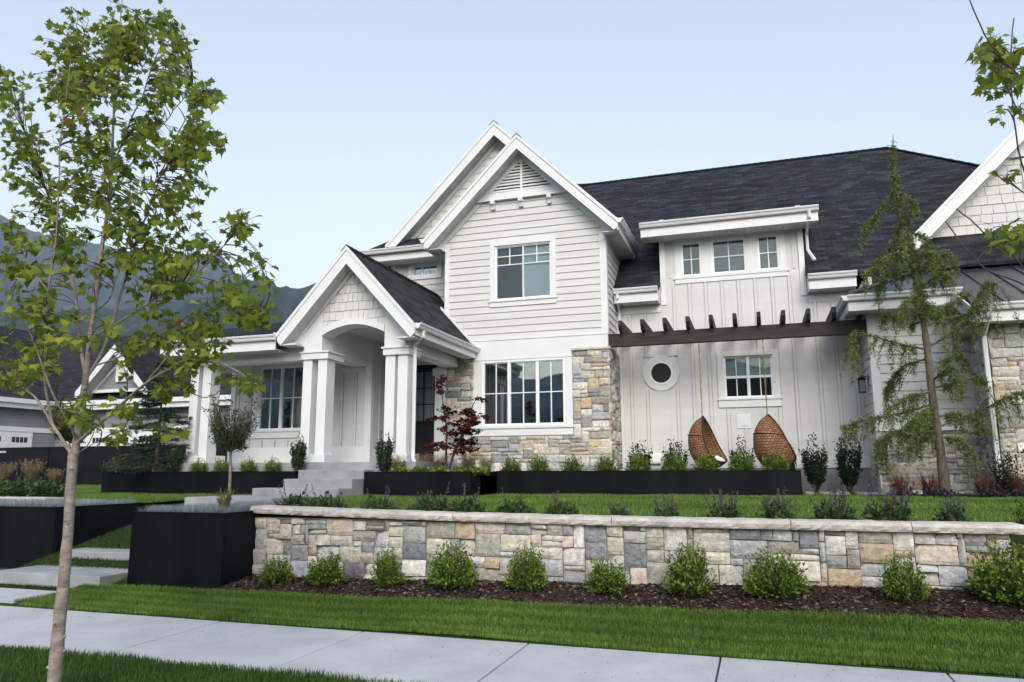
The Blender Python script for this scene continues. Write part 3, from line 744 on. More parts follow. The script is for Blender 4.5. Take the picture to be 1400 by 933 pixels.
battens(bat, fr2, D1, 2.42, 1.87, 5.62, hb, step=.405, off=.16); bat.fbox(fr2, D1-.13, D1-.001, 1.87, 5.79, .001, .022)
for x in (D0+.25, D1-.25): bat.fbox(fr2, x-.03, x+.03, 6.52, 7.48, .001, .02)
bat.build('wall', siding, house)
T = MB(); T.fbox(fr2, XR, 2.47, 1.59, 1.87, .001, .046); T.fbox(fr2, XR, XR+.07, 1.87, 5.6, .001, .046)
T.fbox(fr2, XR, D0-.02, 5.62, 5.80, .001, .046); T.fbox(fr2, D1+.02, 2.47, 5.62, 5.80, .001, .046)
T.fbox(fr2, D0, D0+.13, 5.80, 7.52, .001, .046); T.fbox(fr2, D1-.13, D1, 5.80, 7.52, .001, .046)
T.fbox(fr2, D0+.13, D1-.13, 7.45+.10, 7.53, .001, .028)
T.build('trim', white, house)
MB().fbox(fr2, XR, 2.47, GZ-.1, 1.585, .001, .02).build('foundation', found_m, house)
for q in dw: window(house, fr2, *q, [(q[0], q[1])], 2, 2, casing=(0, 0, 0), blind=[(0, 1)], bmat=blind2_m, gmat=glass2)
T = MB(); x = [-1.80, -1.65, -1.13, -.87, -.02, .26, .78, .93]
for a, b in zip(x[::2], x[1::2]): T.fbox(fr2, a, b, 6.50, 7.549, .001, .03)
T.fbox(fr2, -1.65, -1.13, 7.45, 7.549, .001, .03); T.fbox(fr2, -.87, -.02, 7.45, 7.549, .001, .03); T.fbox(fr2, .26, .78, 7.45, 7.549, .001, .03)
T.fbox(fr2, -1.86, .99, 6.46, 6.51, .001, .065); T.fbox(fr2, -1.82, .95, 6.34, 6.459, .001, .048)
T.build('window_surround', white, house)
window(house, fr2, *w2, [(w2[0], -.15), (-.12, w2[1])], 2, 2, casing=(.15, .13, .1), blind=[(0, .47), (0, .47)], hung=True, apron=.18, bmat=blind3_m, gmat=glass2)
def ring(mb, fr, c, r0, r1, d0, d1, n=56):
    for k in range(n):
        a, b = 2*math.pi*k/n, 2*math.pi*(k+1)/n
        P = [fr.p(c[0]+r*math.cos(t), c[1]+r*math.sin(t), d) for d in (d0, d1) for r, t in ((r0, a), (r1, a), (r1, b), (r0, b))]
        mb.add(P, [(0, 1, 2, 3), (4, 5, 6, 7), (1, 2, 6, 5), (3, 0, 4, 7)])
m = MB(); ring(m, fr2, rw, .255, .30, -.10, .058); w = m.build('round_window', vinyl, house)
m = MB(); ring(m, fr2, rw, .30, .46, -.01, .048); m.build('casing', white, w)
m = MB(); m.prism(fr2, [(rw[0]+.26*math.cos(t), rw[1]+.26*math.sin(t)) for t in np.linspace(0, 2*math.pi, 40)[:-1]], .012, .018); m.build('pane', screen_m, w)
m = MB(); m.fbox(fr2, rw[0]-.27, rw[0]+.27, rw[1]-.27, rw[1]+.27, -.5, -.15); m.build('interior', dark_room, w)
# wall vent and the covered tap box
m = MB(); m.fbox(fr2, -.46, -.14, 2.56, 2.92, .001, .044); m.fbox(fr2, -.40, -.20, 2.62, 2.86, .044, .06)
for i in range(4): m.fbox(fr2, -.38, -.22, 2.64+i*.05, 2.66+i*.05, .05, .062)
m.build('wall_vent', white, house)
MB().fbox(fr2, -2.62, -2.34, 1.70, 1.98, .03, .16).build('tap_cover', vinyl, house, bevel=.05)

# --- downspouts
downspout(house, [(-3.26, EY-.06, 6.10), (-3.26, EY-.06, 5.98), (-3.30, YR-.1, 5.70), (-3.30, YR-.07, 1.3)])
downspout(dr, [(1.50, 18.70, 7.78), (1.50, 18.70, 7.62), (1.45, YR-.06, 7.35), (1.45, YR-.06, 6.95), (1.58, 19.1, 6.62)], .04)

# --- porch: gable, columns, arch, low metal roof to the left
PX, PZ, PH, PK, PY0, PW = -8.59, 6.58, 1.73, 1.10, 14.27, 14.70
r3 = gable_roof(PX, PZ, PH, PK, PY0, YR, YR, PW, .42, x_split=(XL-.02, YB))
eave(r3, PX+PH+.0, PZ-PH*PK+.02, PY0+.02, YB, 1, -7.2, .27)
eave(r3, PX-PH, PZ-PH*PK+.02, PY0+.02, 16.0, -1, -9.9, .27)
m = MB()                                   # step flashing where the porch roof meets the bay
m.prism(front(YB-.002), [(XL-.1, PZ-(XL-.1-PX)*PK+.02), (PX+PH+.1, PZ-(PH+.1)*PK+.02), (PX+PH+.1, PZ-(PH+.1)*PK+.10), (XL-.1, PZ-(XL-.1-PX)*PK+.10)], .03, .06)
m.build('flashing', white, r3)
FL = 1.75
for q in ((-10.29, -9.86, 14.31, 14.72), (-7.30, -6.90, 14.31, 14.72)): MB().box(*q, 4.385, 4.41).build('eave_return', white, r3)
for q in ([(-10.29, 4.41), (-9.87, 4.41), (-9.87, 4.85)], [(-6.90, 4.41), (-7.29, 4.41), (-7.29, 4.85)]): MB().prism(front(14.68), q, 0, .03).build('eave_return', white, r3)
A0, A1, SP, CR = -9.40, -7.80, 4.62, 4.84   # arch opening
def arch_z(x, dz=0): 
    t = (x-(A0+A1)/2)/((A1-A0)/2); return SP+(CR-SP)*(1-t*t)+dz
fp = front(PW)
G = MB(); n = 16; xs = np.linspace(A0, A1, n+1)
zt = lambda x: PZ-.16-abs(x-PX)*PK-.22
for i in range(n):
    a, b = xs[i], xs[i+1]; G.prism(fp, [(a, arch_z(a)), (b, arch_z(b)), (b, zt(b)), (a, zt(a))], -.40, 0)
for a, b in ((-9.88, A0), (A1, -7.28)):
    q = [(a, 4.26), (b, 4.26), (b, zt(b)), (a, zt(a))]; G.prism(fp, q, -.48, .02)
G.build('wall', white, house)
S = MB()
shakes(S, fp, [(A0+.005, SP+.14), (A1-.005, SP+.14), (A1-.005, zt(A1)), (PX, zt(PX)), (A0+.005, zt(A0))], holes=[((A0+A1)/2-.45, (A0+A1)/2+.45, 4.5, 4.97)], expo=.205, wmin=.11, wmax=.22)
S.build('shingle_siding', siding, house)
T = MB()
for i in range(n):
    a, b = xs[i], xs[i+1]; T.prism(fp, [(a, arch_z(a)), (b, arch_z(b)), (b, arch_z(b, .15)), (a, arch_z(a, .15))], .0, .055)
    # field below the lowest shakes is covered by the band
for s in (-1, 1): T.prism(fp, [(PX, zt(PX)+.10), (PX+s*1.42, zt(PX)+.10-1.42*PK), (PX+s*1.42, zt(PX)-.08-1.42*PK), (PX, zt(PX)-.10)], .034, .058)
T.build('trim', white, house)
def column(x0, x1, y0=14.72):
    m = MB(); w = x1-x0; s = .235
    for a in (x0, x1-s):
        m.box(a, a+s, y0, y0+.34, FL+.17, 4.09)
    c = m.build('column', white, house)
    MB().box(x0-.045, x1+.045, y0-.05, y0+w+.03, 4.09, 4.235).build('capital', white, c)
    MB().box(x0-.075, x1+.075, y0-.08, y0+w+.06, 4.236, 4.275).build('capital', white, c)
    MB().box(x0-.04, x1+.05, y0-.05, y0+w+.03, FL, FL+.172).build('base', white, c)
column(-9.90, -9.27); column(-7.78, -7.24); column(-13.06, -12.47)
# beams, ceiling
for q in ((-9.86, -9.40, 15.19, 16.9, 4.20, 4.93), (-13.0, -9.93, 14.80, 15.12, 4.10, 4.42), (-13.0, -12.7, 15.121, 16.9, 4.10, 4.42), (-7.72, -7.36, 15.19, YB-.08, 4.22, 4.46)):
    MB().box(*q).build('porch_beam', white, house)
m = MB(); y = 15.1
while y < 18.9: m.box(-9.40, -7.37, y, y+.128, 4.90, 4.93); y += .135
x = -13.0
while x < -9.9: m.box(x, x+.128, 15.12, 16.9, 4.40, 4.43); x += .135
m.build('porch_ceiling', soffit_m, house)
MB().box(-9.42, -7.3, 15.0, 19.3, 4.935, 5.0).build('porch_ceiling', dark_room, house)
# walls in the porch
YL, XC = 16.9, -9.33
fl = front(YL); lw = (-12.72, -10.60, 2.62, 4.33)
W_ = MB(); backing(W_, fl, [(-13.58, GZ), (XC, GZ), (XC, 5.15), (-13.58, 5.15)], [lw], -.15, 0); W_.fbox(rside(XC), YL+.001, 18.9, GZ, 5.2, -.14, 0); W_.fbox(lside(-13.58), YL+.001, 24, GZ, 4.9, -.14, 0)
fd = front(18.9); dr_ = (-9.25, -8.36, 1.76, 4.48)
backing(W_, fd, [(XC, GZ), (XL, GZ), (XL, 5.2), (XC, 5.2)], [dr_], -.12, 0)
bat = W_; battens(bat, fl, -13.4, XC-.1, 2.17, 4.42, [(lw[0]-.16, lw[1]+.16, lw[2]-.25, lw[3]+.22)], step=.40, off=.05)
battens(bat, rside(XC), YL+.1, 18.85, 2.17, 4.9, (), step=.42, off=.35); bat.build('wall', siding, house)
T = MB(); T.fbox(fl, -13.58, XC, FL, 2.17, .001, .048); T.fbox(fl, XC-.14, XC, 2.17, 4.9, .001, .046); T.fbox(fl, -13.58, -13.44, 2.17, 4.9, .001, .046)
T.fbox(rside(XC), YL-.03, 18.88, FL, 2.17, .001, .034); T.fbox(rside(XC), YL-.03, YL+.10, 2.17, 4.9, .001, .032); T.fbox(fl, -10.2, XC-.15, 4.06, 4.19, .001, .044)
T.build('trim', white, house)
window(house, fl, *lw, [(lw[0], -12.04), (-12.0, -11.32), (-11.28, lw[1])], 2, 2, casing=(.14, .20, .1), hole_depth=1.0, apron=.16)
# entry: door, casing, transom field, pilaster
door = MB(); a, b, c, d = dr_
door.fbox(fd, a, a+.14, c, d, -.09, -.045); door.fbox(fd, b-.14, b, c, d, -.09, -.045); door.fbox(fd, a+.14, b-.14, d-.2, d, -.09, -.045)
door.fbox(fd, a+.14, b-.14, c, c+.22, -.09, -.045); door.fbox(fd, a+.14, b-.14, 2.72, 2.92, -.09, -.045); door.fbox(fd, a+.14, b-.14, c+.22, 2.72, -.085, -.065)
door.fbox(fd, a+.22, b-.22, c+.32, 2.62, -.065, -.055)
xm = (a+b)/2; door.fbox(fd, xm-.014, xm+.014, 2.92, d-.2, -.085, -.05)
for q in (1, 2): z = 2.92+(d-.2-2.92)*q/3; door.fbox(fd, a+.14, b-.14, z-.014, z+.014, -.084, -.051)
do = door.build('door', door_m, house)
MB().fbox(fd, a+.14, b-.14, 2.92, d-.2, -.072, -.066).build('pane', glass, do)
MB().tube([fd.p(a+.07, 2.75, -.0), fd.p(a+.07, 2.95, -.0)], .012, 6).tube([fd.p(a+.07, 2.95, -.045), fd.p(a+.07, 2.95, 0)], .012, 6).build('handle', lantern_m, do)
MB().fbox(fd, a+.02, b-.02, 1.78, d-.02, -.20, -.17).build('interior', MATS['white_blind'], do)
T = MB(); T.fbox(fd, b, b+.14, FL, d+.02, -.04, .034); T.fbox(fd, a-.05, b+.16, d+.02, 4.86, .001, .034); T.fbox(fd, b+.16, XL, FL, 4.88, .001, .012)
T.build('casing', white, house)
m = MB(); m.box(XL-.22, XL+.06, YB-.09, YB+.75, FL+.01, 4.24); pil = m.build('pilaster', white, house)
MB().box(XL-.27, XL+.11, YB-.14, YB+.8, 4.02, 4.21).build('capital', white, pil)
# slab, plinth and front steps
S = MB(); S.box(-13.75, -6.85, 14.42, 19, GZ-.1, FL-.005); S.build('porch_slab', concrete, house, bevel=.015)
MB().box(-9.15, -8.2, 18.72, 18.86, FL, FL+.02).build('threshold', lantern_m, house)
psteps = thing('porch_steps', 'three broad concrete steps rising from the lawn to the porch', 'steps', (-8.6, 13.6, GZ))
def pbox(name, *a): 
    o = MB().box(*a).build(name, concrete, psteps, bevel=.012); o.matrix_parent_inverse = Matrix.Translation((8.6, -13.6, -GZ)); return o
pbox('step', -9.44, -7.83, 14.02, 14.42, GZ, 1.575); pbox('step', -9.40, -7.79, 13.45, 14.02, GZ, 1.392); pbox('step', -9.78, -7.79, 12.95, 13.45, GZ, 1.215)
# low metal roof over the left porch
LR = lambda y: 4.64+.29*(y-PY0)
pr = roof_plane('roof', [(-13.62, PY0, LR(PY0)), (-10.32, PY0, LR(PY0)), (-10.32, 15.6, LR(15.6)), (-9.7, 16.4, LR(16.4)), (-9.7, 20, LR(20)), (-13.62, 20, LR(20))], MATS['dark_metal_roof'], house, .05)
m = MB(); x = -13.5
while x < -10.2:
    y1 = 20
    m.add([(x-.014, PY0, LR(PY0)), (x+.014, PY0, LR(PY0)), (x+.014, PY0, LR(PY0)+.04), (x-.014, PY0, LR(PY0)+.04), (x-.014, y1, LR(y1)), (x+.014, y1, LR(y1)), (x+.014, y1, LR(y1)+.04), (x-.014, y1, LR(y1)+.04)],
          [(0, 1, 2, 3), (4, 5, 6, 7), (1, 2, 6, 5), (2, 3, 7, 6), (3, 0, 4, 7)]); x += .33
m.build('standing_seam', MATS['dark_metal_roof'], pr)
front_eave(pr, -13.66, PX-PH-.03, PY0, 4.63, 14.85, .34)
m = MB(); m.prism(lside(-13.60), [(PY0, 4.30), (20, 6.0), (20, 6.3), (PY0, 4.66)], 0, .03); m.build('fascia', white, pr)
downspout(r3, [(PX+PH+.06, PY0+.30, 4.56), (PX+PH+.06, PY0+.30, 4.44), (-7.10, 14.80, 4.28), (-7.10, 14.80, 4.1), (-7.10, 14.80, 2.0), (-7.06, 14.72, 1.8), (-6.90, 14.55, 1.66), (-6.88, 14.55, 1.5)], .043)

# --- right wing: lap wall, low stone, stone garage front, metal roof, gable
fw_ = front(YW); XW, XS, YS = 2.48, 4.42, 16.45
W_ = MB(); W_.fbox(fw_, XW, XS+.3, GZ-.1, 5.4, -.15, 0); W_.fbox(lside(XW), YW+.001, 20.5, GZ-.1, 5.8, -.14, 0); W_.build('wall', siding, house)
S = MB(); lap(S, fw_, [(XW+.13, 2.42), (XS+.05, 2.42), (XS+.05, 5.0), (XW+.13, 5.0)], (), .20); lap(S, lside(XW), [(YW+.1, 2.42), (YR, 2.42), (YR, 5.1), (YW+.1, 5.1)], (), .20)
S.build('lap_siding', siding, house)
T = MB(); T.fbox(fw_, XW, XW+.14, 2.42, 5.02, .001, .034); T.fbox(lside(XW), YW-.03, YW+.12, 1.1, 5.02, .001, .034); T.fbox(fw_, XW, XS, 2.36, 2.42, .001, .075)
T.build('trim', white, house)
ST = MB(); ashlar(ST, fw_, XW-.03, XS+.02, GZ-.05, 2.36, .085, seed=12)
ashlar(ST, lside(XS), YS-.05, YW, GZ-.05, 4.40, .09, seed=13); ashlar(ST, front(YS), XS-.05, 9.4, GZ-.05, 4.40, .09, seed=14)
ST.build('stone_veneer', stone_m, house)
W_ = MB(); W_.box(XS, 9.4, YS+.001, 24, GZ-.1, 4.6); W_.build('wall', siding, house)
MK = .48; MZ = lambda y: 5.28+MK*(y-17.3)
YG = 20.0; XE = 4.22
mroof = roof_plane('roof', [(2.02, 17.3, MZ(17.3)), (XE, 17.3, MZ(17.3)), (XE-.16, 16.0, MZ(16.0)), (12, 16.0, MZ(16.0)), (12, YG, MZ(YG)), (2.02+2.7, YG, MZ(YG))], MATS['dark_metal_roof'], house, .04)
roof_plane('roof', [(2.02, 17.3, MZ(17.3)), (2.02+2.7, YG, MZ(YG)), (2.02+2.7, 21.5, MZ(YG)), (2.02, 21.5, MZ(17.3))], MATS['dark_metal_roof'], house, .04)
m = MB()
def seam(x, y0, y1, h=.035):
    m.add([(x-.013, y0, MZ(y0)), (x+.013, y0, MZ(y0)), (x+.013, y0, MZ(y0)+h), (x-.013, y0, MZ(y0)+h), (x-.013, y1, MZ(y1)), (x+.013, y1, MZ(y1)), (x+.013, y1, MZ(y1)+h), (x-.013, y1, MZ(y1)+h)],
          [(0, 1, 2, 3), (4, 5, 6, 7), (1, 2, 6, 5), (2, 3, 7, 6), (3, 0, 4, 7)])
x = 2.62
while x < 11: seam(x, 17.31 if x < XE-.05 else 16.01, min(YG, 17.3+(x-2.02) if x < 4.7 else YG)); x += .50
hp = [Vector((2.04+t*2.66, 17.32+t*2.66, MZ(17.32+t*2.66))) for t in (0, 1)]
m.tube([hp[0]+Vector((0, 0, .015)), hp[1]+Vector((0, 0, .015))], .06, 6)
m.build('standing_seam', MATS['dark_metal_roof'], mroof)
front_eave(mroof, 2.02, XE, 17.3, 5.28, YW, .34)
gutter(mroof, (2.02, 17.2, 5.28), (2.02, 20.0, 5.28), (-1, 0, 0)); MB().box(2.03, 2.06, 17.335, 20.0, 4.94, 5.26).build('fascia', white, mroof)
MB().box(2.06, XW, 17.34, 20, 4.94, 4.96).build('soffit', soffit_m, mroof)
front_eave(mroof, XE-.20, 12, 16.0, 4.655, YS, .34)
MB().prism(lside(XE-.17), [(16.03, 4.32), (17.33, 4.94), (17.33, 5.26), (16.03, 4.64)], 0, .03).build('fascia', white, mroof)
MB().box(XE-.15, XS, 16.4, YW-.03, 4.33, 4.35).build('soffit', soffit_m, mroof)
downspout(mroof, [(4.30, 15.95, 4.55), (4.30, 15.95, 4.42), (4.28, 16.34, 4.12), (4.28, 16.36, 3.9), (4.28, 16.36, 1.25)], .048)
# gable of the right wing
fg = front(YG); GA, GZA = 7.60, 10.90
gw = (6.62, 8.4, 7.25, 8.75)
W_ = MB(); backing(W_, fg, gable_poly(GA, GZA-.3, 3.6, 11.6, 6.2), [gw], -.15, 0); W_.build('wall', siding, house)
S = MB(); shakes(S, fg, gable_poly(GA, GZA-.5, 3.95, 11.3, 6.72), [(gw[0]-.2, gw[1]+.2, gw[2]-.2, gw[3]+.5)], expo=.235, wmin=.17, wmax=.34); S.build('shingle_siding', siding, house)
T = MB(); T.fbox(fg, 4.0, 11, 6.60, 6.70, .001, .04); T.fbox(fg, 6.1, 9.1, 8.98, 9.12, .02, .10)
T.prism(fg, [(6.25, 9.12), (8.95, 9.12), (GA, 10.45)], .02, .05)
for s in (-1, 1): T.prism(fg, [(GA, GZA-.3), (GA+s*4.1, GZA-4.4), (GA+s*4.1, GZA-4.62), (GA, GZA-.52)], .03, .055)
T.build('trim', white, house)
window(house, fg, *gw, [(gw[0], 7.49), (7.53, gw[1])], 1, 2, casing=(.2, .2, .1), sill=True, blind=[(0, .9), (0, .9)])
r4 = gable_roof(GA, GZA, 4.75, 1.0, 19.55, 27, 27, YG, .46)
m = MB(); m.box(2.66, 3.5, 19.5, 20.2, 6.02, 6.06); m.build('eave_return', metal_roof, r4)

# ------------------------------------------------------------------ pergola, lantern, hanging chairs
pg = thing('pergola', 'dark stained timber pergola beam with short cross rafters over the recessed wall', 'pergola', (-.4, 18, 4.5))
def par(o, p): o.parent = p; o.matrix_parent_inverse = Matrix.Translation(-Vector(p.location)); return o
par(MB().box(XR+.03, XW, 17.97, 18.13, 4.55, 4.87).build('beam', beam_m, None, bevel=.008), pg)
for i in range(11):
    x = -3.03+.535*i*1.0
    if x > 2.35: break
    m = MB(); m.prism(rside(x-.045), [(17.70, 5.14), (17.70, 5.02), (17.80, 4.90), (17.93, 4.872), (YR-.03, 4.872), (YR-.03, 5.14)], 0, .09)
    m.prism(rside(x-.030), [(17.945, 4.80), (17.968, 4.80), (17.968, 4.87), (17.945, 4.87)], 0, .06)
    par(m.build('rafter', beam_m, None), pg)
lan = thing('wall_lantern', 'small black metal and glass lantern on the right wing side wall', 'lantern', (XW, 18.5, 3.5))
m = MB(); m.box(XW-.03, XW-.025+.0, 18.42, 18.54, 3.42, 3.68); m.tube([(XW-.03, 18.48, 3.62), (XW-.16, 18.48, 3.66)], .014, 6)
for a, b in ((-.23, 18.41), (-.23, 18.54), (-.10, 18.41), (-.10, 18.54)): m.box(XW+a, XW+a+.014, b, b+.014, 3.28, 3.56)
m.box(XW-.24, XW-.08, 18.40, 18.565, 3.26, 3.29); m.add([(XW-.26, 18.38, 3.56), (XW-.06, 18.38, 3.56), (XW-.06, 18.58, 3.56), (XW-.26, 18.58, 3.56), (XW-.16, 18.48, 3.68)], [(0, 1, 2, 3), (0, 1, 4), (1, 2, 4), (2, 3, 4), (3, 0, 4)])
par(m.build('lantern_frame', lantern_m), lan)
par(MB().box(XW-.222, XW-.10, 18.42, 18.545, 3.29, 3.56).build('lantern_glass', glass), lan)

def basket(label, loc, rz, ropetop):
    t = thing('hanging_chair', label, 'hanging chair', loc, 'woven hanging chairs under the pergola')
    SPN = [(0, 1.24, .015), (-.14, 1.17, .15), (-.27, 1.02, .26), (-.35, .82, .33), (-.36, .60, .38), (-.32, .38, .42), (-.20, .16, .43), (.0, .02, .41), (.22, .0, .33), (.40, .10, .20), (.47, .17, .06)]
    RIM = [(0.01, 1.25), (.06, 1.10), (.10, .94), (.14, .78), (.19, .62), (.25, .48), (.31, .37), (.37, .28), (.42, .22), (.455, .19), (.475, .18)]
    nc = 17; V = []; UVs = []
    for i, (sx, sz, w) in enumerate(SPN):
        for k in range(nc):
            q = -1+2*k/(nc-1); th = q*math.pi/2
            y = w*math.sin(th)*(1.0); f = math.cos(th)**.8
            rx, rz_ = RIM[i]
            V.append((rx+(sx-rx)*f, y, rz_+(sz-rz_)*f)); UVs.append((k/(nc-1), i/(len(SPN)-1)))
    F = [(i*nc+k, i*nc+k+1, (i+1)*nc+k+1, (i+1)*nc+k) for i in range(len(SPN)-1) for k in range(nc-1)]
    me = bpy.data.meshes.new('shell'); me.from_pydata(V, [], F); me.materials.append(rattan); uv = me.uv_layers.new(name='UVMap')
    for lp in me.loops: uv.data[lp.index].uv = UVs[lp.vertex_index]
    for p in me.polygons: p.use_smooth = True
    o = link(bpy.data.objects.new('shell', me), t); md = o.modifiers.new('s', 'SUBSURF'); md.levels = md.render_levels = 2; md = o.modifiers.new('t', 'SOLIDIFY'); md.thickness = .025
    m = MB(); L = [V[i*nc] for i in range(len(SPN))]; Rr = [V[i*nc+nc-1] for i in range(len(SPN))]
    m.tube(L+Rr[::-1], .022, 8); m.tube([V[3*nc+k] for k in range(nc)], .012, 6); m.build('rim', rattan, t, smooth=True)
    m = MB(); h = ropetop-loc[2]
    for a in (0, math.pi): m.tube([(.012*math.cos(a+z*9), .012*math.sin(a+z*9), z) for z in np.arange(1.24, h, .03)], .008, 5)
    m.build('rope', rope_m, t)
    t.rotation_euler = (0, 0, rz); return t
basket('rattan hanging chair on the left, seen side on with a white cushion', (-1.21, 18.05, 1.545), R(-18), 4.60)
basket('rattan hanging chair on the right, its woven back turned to the street', (.24, 18.05, 1.545), R(42), 4.60)
bm = bmesh.new(); bmesh.ops.create_uvsphere(bm, u_segments=20, v_segments=12, radius=1)
for v in bm.verts: v.co = Vector((v.co.x*.17*(1-.2*abs(v.co.z)), v.co.y*.20, v.co.z*.06+.02*noise.noise(v.co*2)))
me = bpy.data.meshes.new('cushion'); bm.to_mesh(me); bm.free(); me.materials.append(cushion_m)
for p in me.polygons: p.use_smooth = True
cu = link(bpy.data.objects.new('cushion', me)); cu.location = (-.90, 17.92, 1.80); cu.rotation_euler = (R(5), R(28), R(-15))
tag(cu, 'white seat cushion at the front lip of the side-on rattan chair', 'cushion')

# ------------------------------------------------------------------ retaining walls and planters
def capstones(parent, pieces, Y0, Y1, zfun, seed):
    m = MB(); rs = random.Random(seed)
    for a, b in pieces:
        nx = max(4, int((b-a)/.05)); prof = [(0, 0), (-.01, .02), (-.014, .055), (.002, .080), (.02, .09), (Y1-Y0-.02, .09), (Y1-Y0, .06), (Y1-Y0, 0)]
        P = []; k = len(prof)
        for i in range(nx+1):
            x = a+.004+(b-a-.008)*i/nx; e = .012 if i in (0, nx) else 0
            for j, (q, z) in enumerate(prof):
                d = .016*noise.noise(Vector((x*9, j*1.9, seed)))+.012*noise.noise(Vector((x*23, j*3.1, seed))) if j < 5 else 0
                P.append((x, Y0+q+d+e*(1 if j < 4 else 0), zfun(x)+z+(.008*noise.noise(Vector((x*7, j, seed+5))) if 2 < j < 6 else 0)))
        F = [(i*k+j, i*k+(j+1) % k, (i+1)*k+(j+1) % k, (i+1)*k+j) for i in range(nx) for j in range(k)]+[tuple(range(k)), tuple(nx*k+j for j in range(k))]
        m.add(P, F)
    return m.build('capstone', cap_m, parent)
rwall = thing('retaining_wall', 'long low wall of mixed rubble stone with a pale rock-faced cap', 'wall', (0, 0, 0))
capz = lambda x: .93+.075*(max(0, min(1, (2.3-x)/8.7)))**3
m = MB(); BIG = [(3, 2), (4, 2), (5, 3), (6, 3), (4, 3), (3, 3), (5, 4), (4, 1), (5, 1), (5, 2), (6, 2), (3, 2), (7, 3), (4, 4), (3, 1), (2, 2)]
ashlar(m, front(8.62), -6.42, 2.27, .02, .94, .064, sizes=BIG, depth=.03, seed=21, joint=.009, rough=.010)
ashlar(m, rside(2.27), 8.60, 9.4, .3, .935, .06, sizes=BIG, depth=.03, seed=22, joint=.011)
m.build('stone_face', stone_m, rwall)
MB().box(-6.44, 2.26, 8.625, 8.9, -.1, .925).build('core', mortar_m, rwall)
MB().box(-6.44, -4.2, 8.60, 8.9, .925, .95).build('core', mortar_m, rwall)
xs = [-6.46, -5.35, -3.55, -1.62, .28, 1.42, 2.40]
capstones(rwall, list(zip(xs, xs[1:])), 8.53, 8.93, capz, 3)
lwall = thing('retaining_wall', 'short stretch of capped stone wall behind the left black planter', 'wall', (0, 0, 0))
m = MB(); ashlar(m, front(11.0), -22, -12.95, 0, .97, .07, sizes=BIG, depth=.03, seed=31); m.build('stone_face', stone_m, lwall)
MB().box(-22, -12.95, 11.005, 11.35, -.1, .97).build('core', mortar_m, lwall)
capstones(lwall, [(-22, -19.5), (-19.5, -17), (-17, -15), (-15, -12.9)], 10.92, 11.38, lambda x: .975, 5)

fescue_pos = []
def planter(label, x0, x1, y0, y1, z0, z1, fill, tap=.0, open_poly=None):
    t = thing('planter', label, 'planter', ((x0+x1)/2, (y0+y1)/2, z0), 'black steel planters'); w = .03
    m = MB(); m.box(x0, x1, y0, y0+w, z0, z1-.012); m.box(x0, x1, y1-w, y1, z0, z1-.012); m.box(x0, x0+w, y0+w, y1-w, z0, z1-.012); m.box(x1-w, x1, y0+w, y1-w, z0, z1-.012)
    par(m.build('planter_wall', steel, bevel=.005), t); w = .05
    m = MB(); m.box(x0-.008, x1+.008, y0-.008, y0+w, z1-.012, z1); m.box(x0-.008, x1+.008, y1-w, y1+.008, z1-.012, z1); m.box(x0-.008, x0+w, y0+w, y1-w, z1-.012, z1); m.box(x1-w, x1+.008, y0+w, y1-w, z1-.012, z1)
    par(m.build('rim', steel), t)
    o = grid_sheet('soil', x0+.04, x1-.04, y0+.04, y1-.04, 24, 24, lambda x, y: fill+.025*noise.noise(Vector((x*3, y*3, 1))), soil); par(o, t)
    return t
planter('large black steel planter right of the steps, with a standard tree in it', -7.86, -6.41, 7.97, 10.3, .10, 1.035, .995)
planter('large black steel planter left of the steps, cut by the photo edge', -14.6, -10.6, 9.2, 11.0-.02, -.05, 1.0, .965)
planter('long low black planter under the left porch, holding box bushes and spruce', -14.75, -9.47, 13.95, 14.42, GZ, 1.55, 1.50)
planter('black planter below the front door, with red maple and grasses', -7.76, -5.40, 13.87, 14.415, GZ, 1.535, 1.47)
planter_side = par(MB().box(-6.84, -5.40, 14.416, 17.9, GZ, 1.45).build('soil_bed', soil), [o for o in COL.objects if o.name.startswith('planter') and o.type == 'EMPTY'][-1])
par(MB().box(-5.43, -5.40, 14.416, 17.9, GZ, 1.535).build('planter_wall', steel), planter_side.parent)
planter('longest low black planter, below the big window and hanging chairs', -5.395, .75, 15.40, 16.15, GZ, 1.545, 1.48)

# ------------------------------------------------------------------ beyond: the house next door and the black fence
nb = thing('neighbor_house', 'grey neighbouring house with dark roof and white garage doors beyond the fence', 'house', (-34, 30, 1.0))
NY = 27.0; fn = front(NY)
def npart(o, p=nb): return par(o, p)
m = MB(); m.box(-48, -19, NY, NY+10, .8, 4.4); m.box(-46, -31.6, NY-6.5, NY-.01, .8, 4.4)
W_ = m
npart(W_.build('wall', neigh_wall))
m = MB(); lap(m, fn, [(-31.5, 3.55), (-19, 3.55), (-19, 4.35), (-31.5, 4.35)], (), .2); lap(m, rside(-31.6), [(NY-6.5, 3.55), (NY, 3.55), (NY, 4.35), (NY-6.5, 4.35)], (), .2)
npart(m.build('lap_siding', neigh_wall))
def npl(name, pts):
    o = roof_plane(name, pts, shingle2, None, .12); return npart(o)
npl('roof', [(-50, NY-.5, 4.75), (-18, NY-.5, 4.75), (-21, NY+6, 9.2), (-50, NY+6, 9.2)]); npl('roof', [(-50, NY+12.5, 4.75), (-18, NY+12.5, 4.75), (-21, NY+6, 9.2), (-50, NY+6, 9.2)])
npl('roof', [(-31.2, NY-7, 4.75), (-31.2, NY+1, 4.75), (-38.8, NY+4, 9.4), (-38.8, NY-7, 9.4)]); npl('roof', [(-46.4, NY-7, 4.75), (-46.4, NY+1, 4.75), (-38.8, NY+4, 9.4), (-38.8, NY-7, 9.4)])
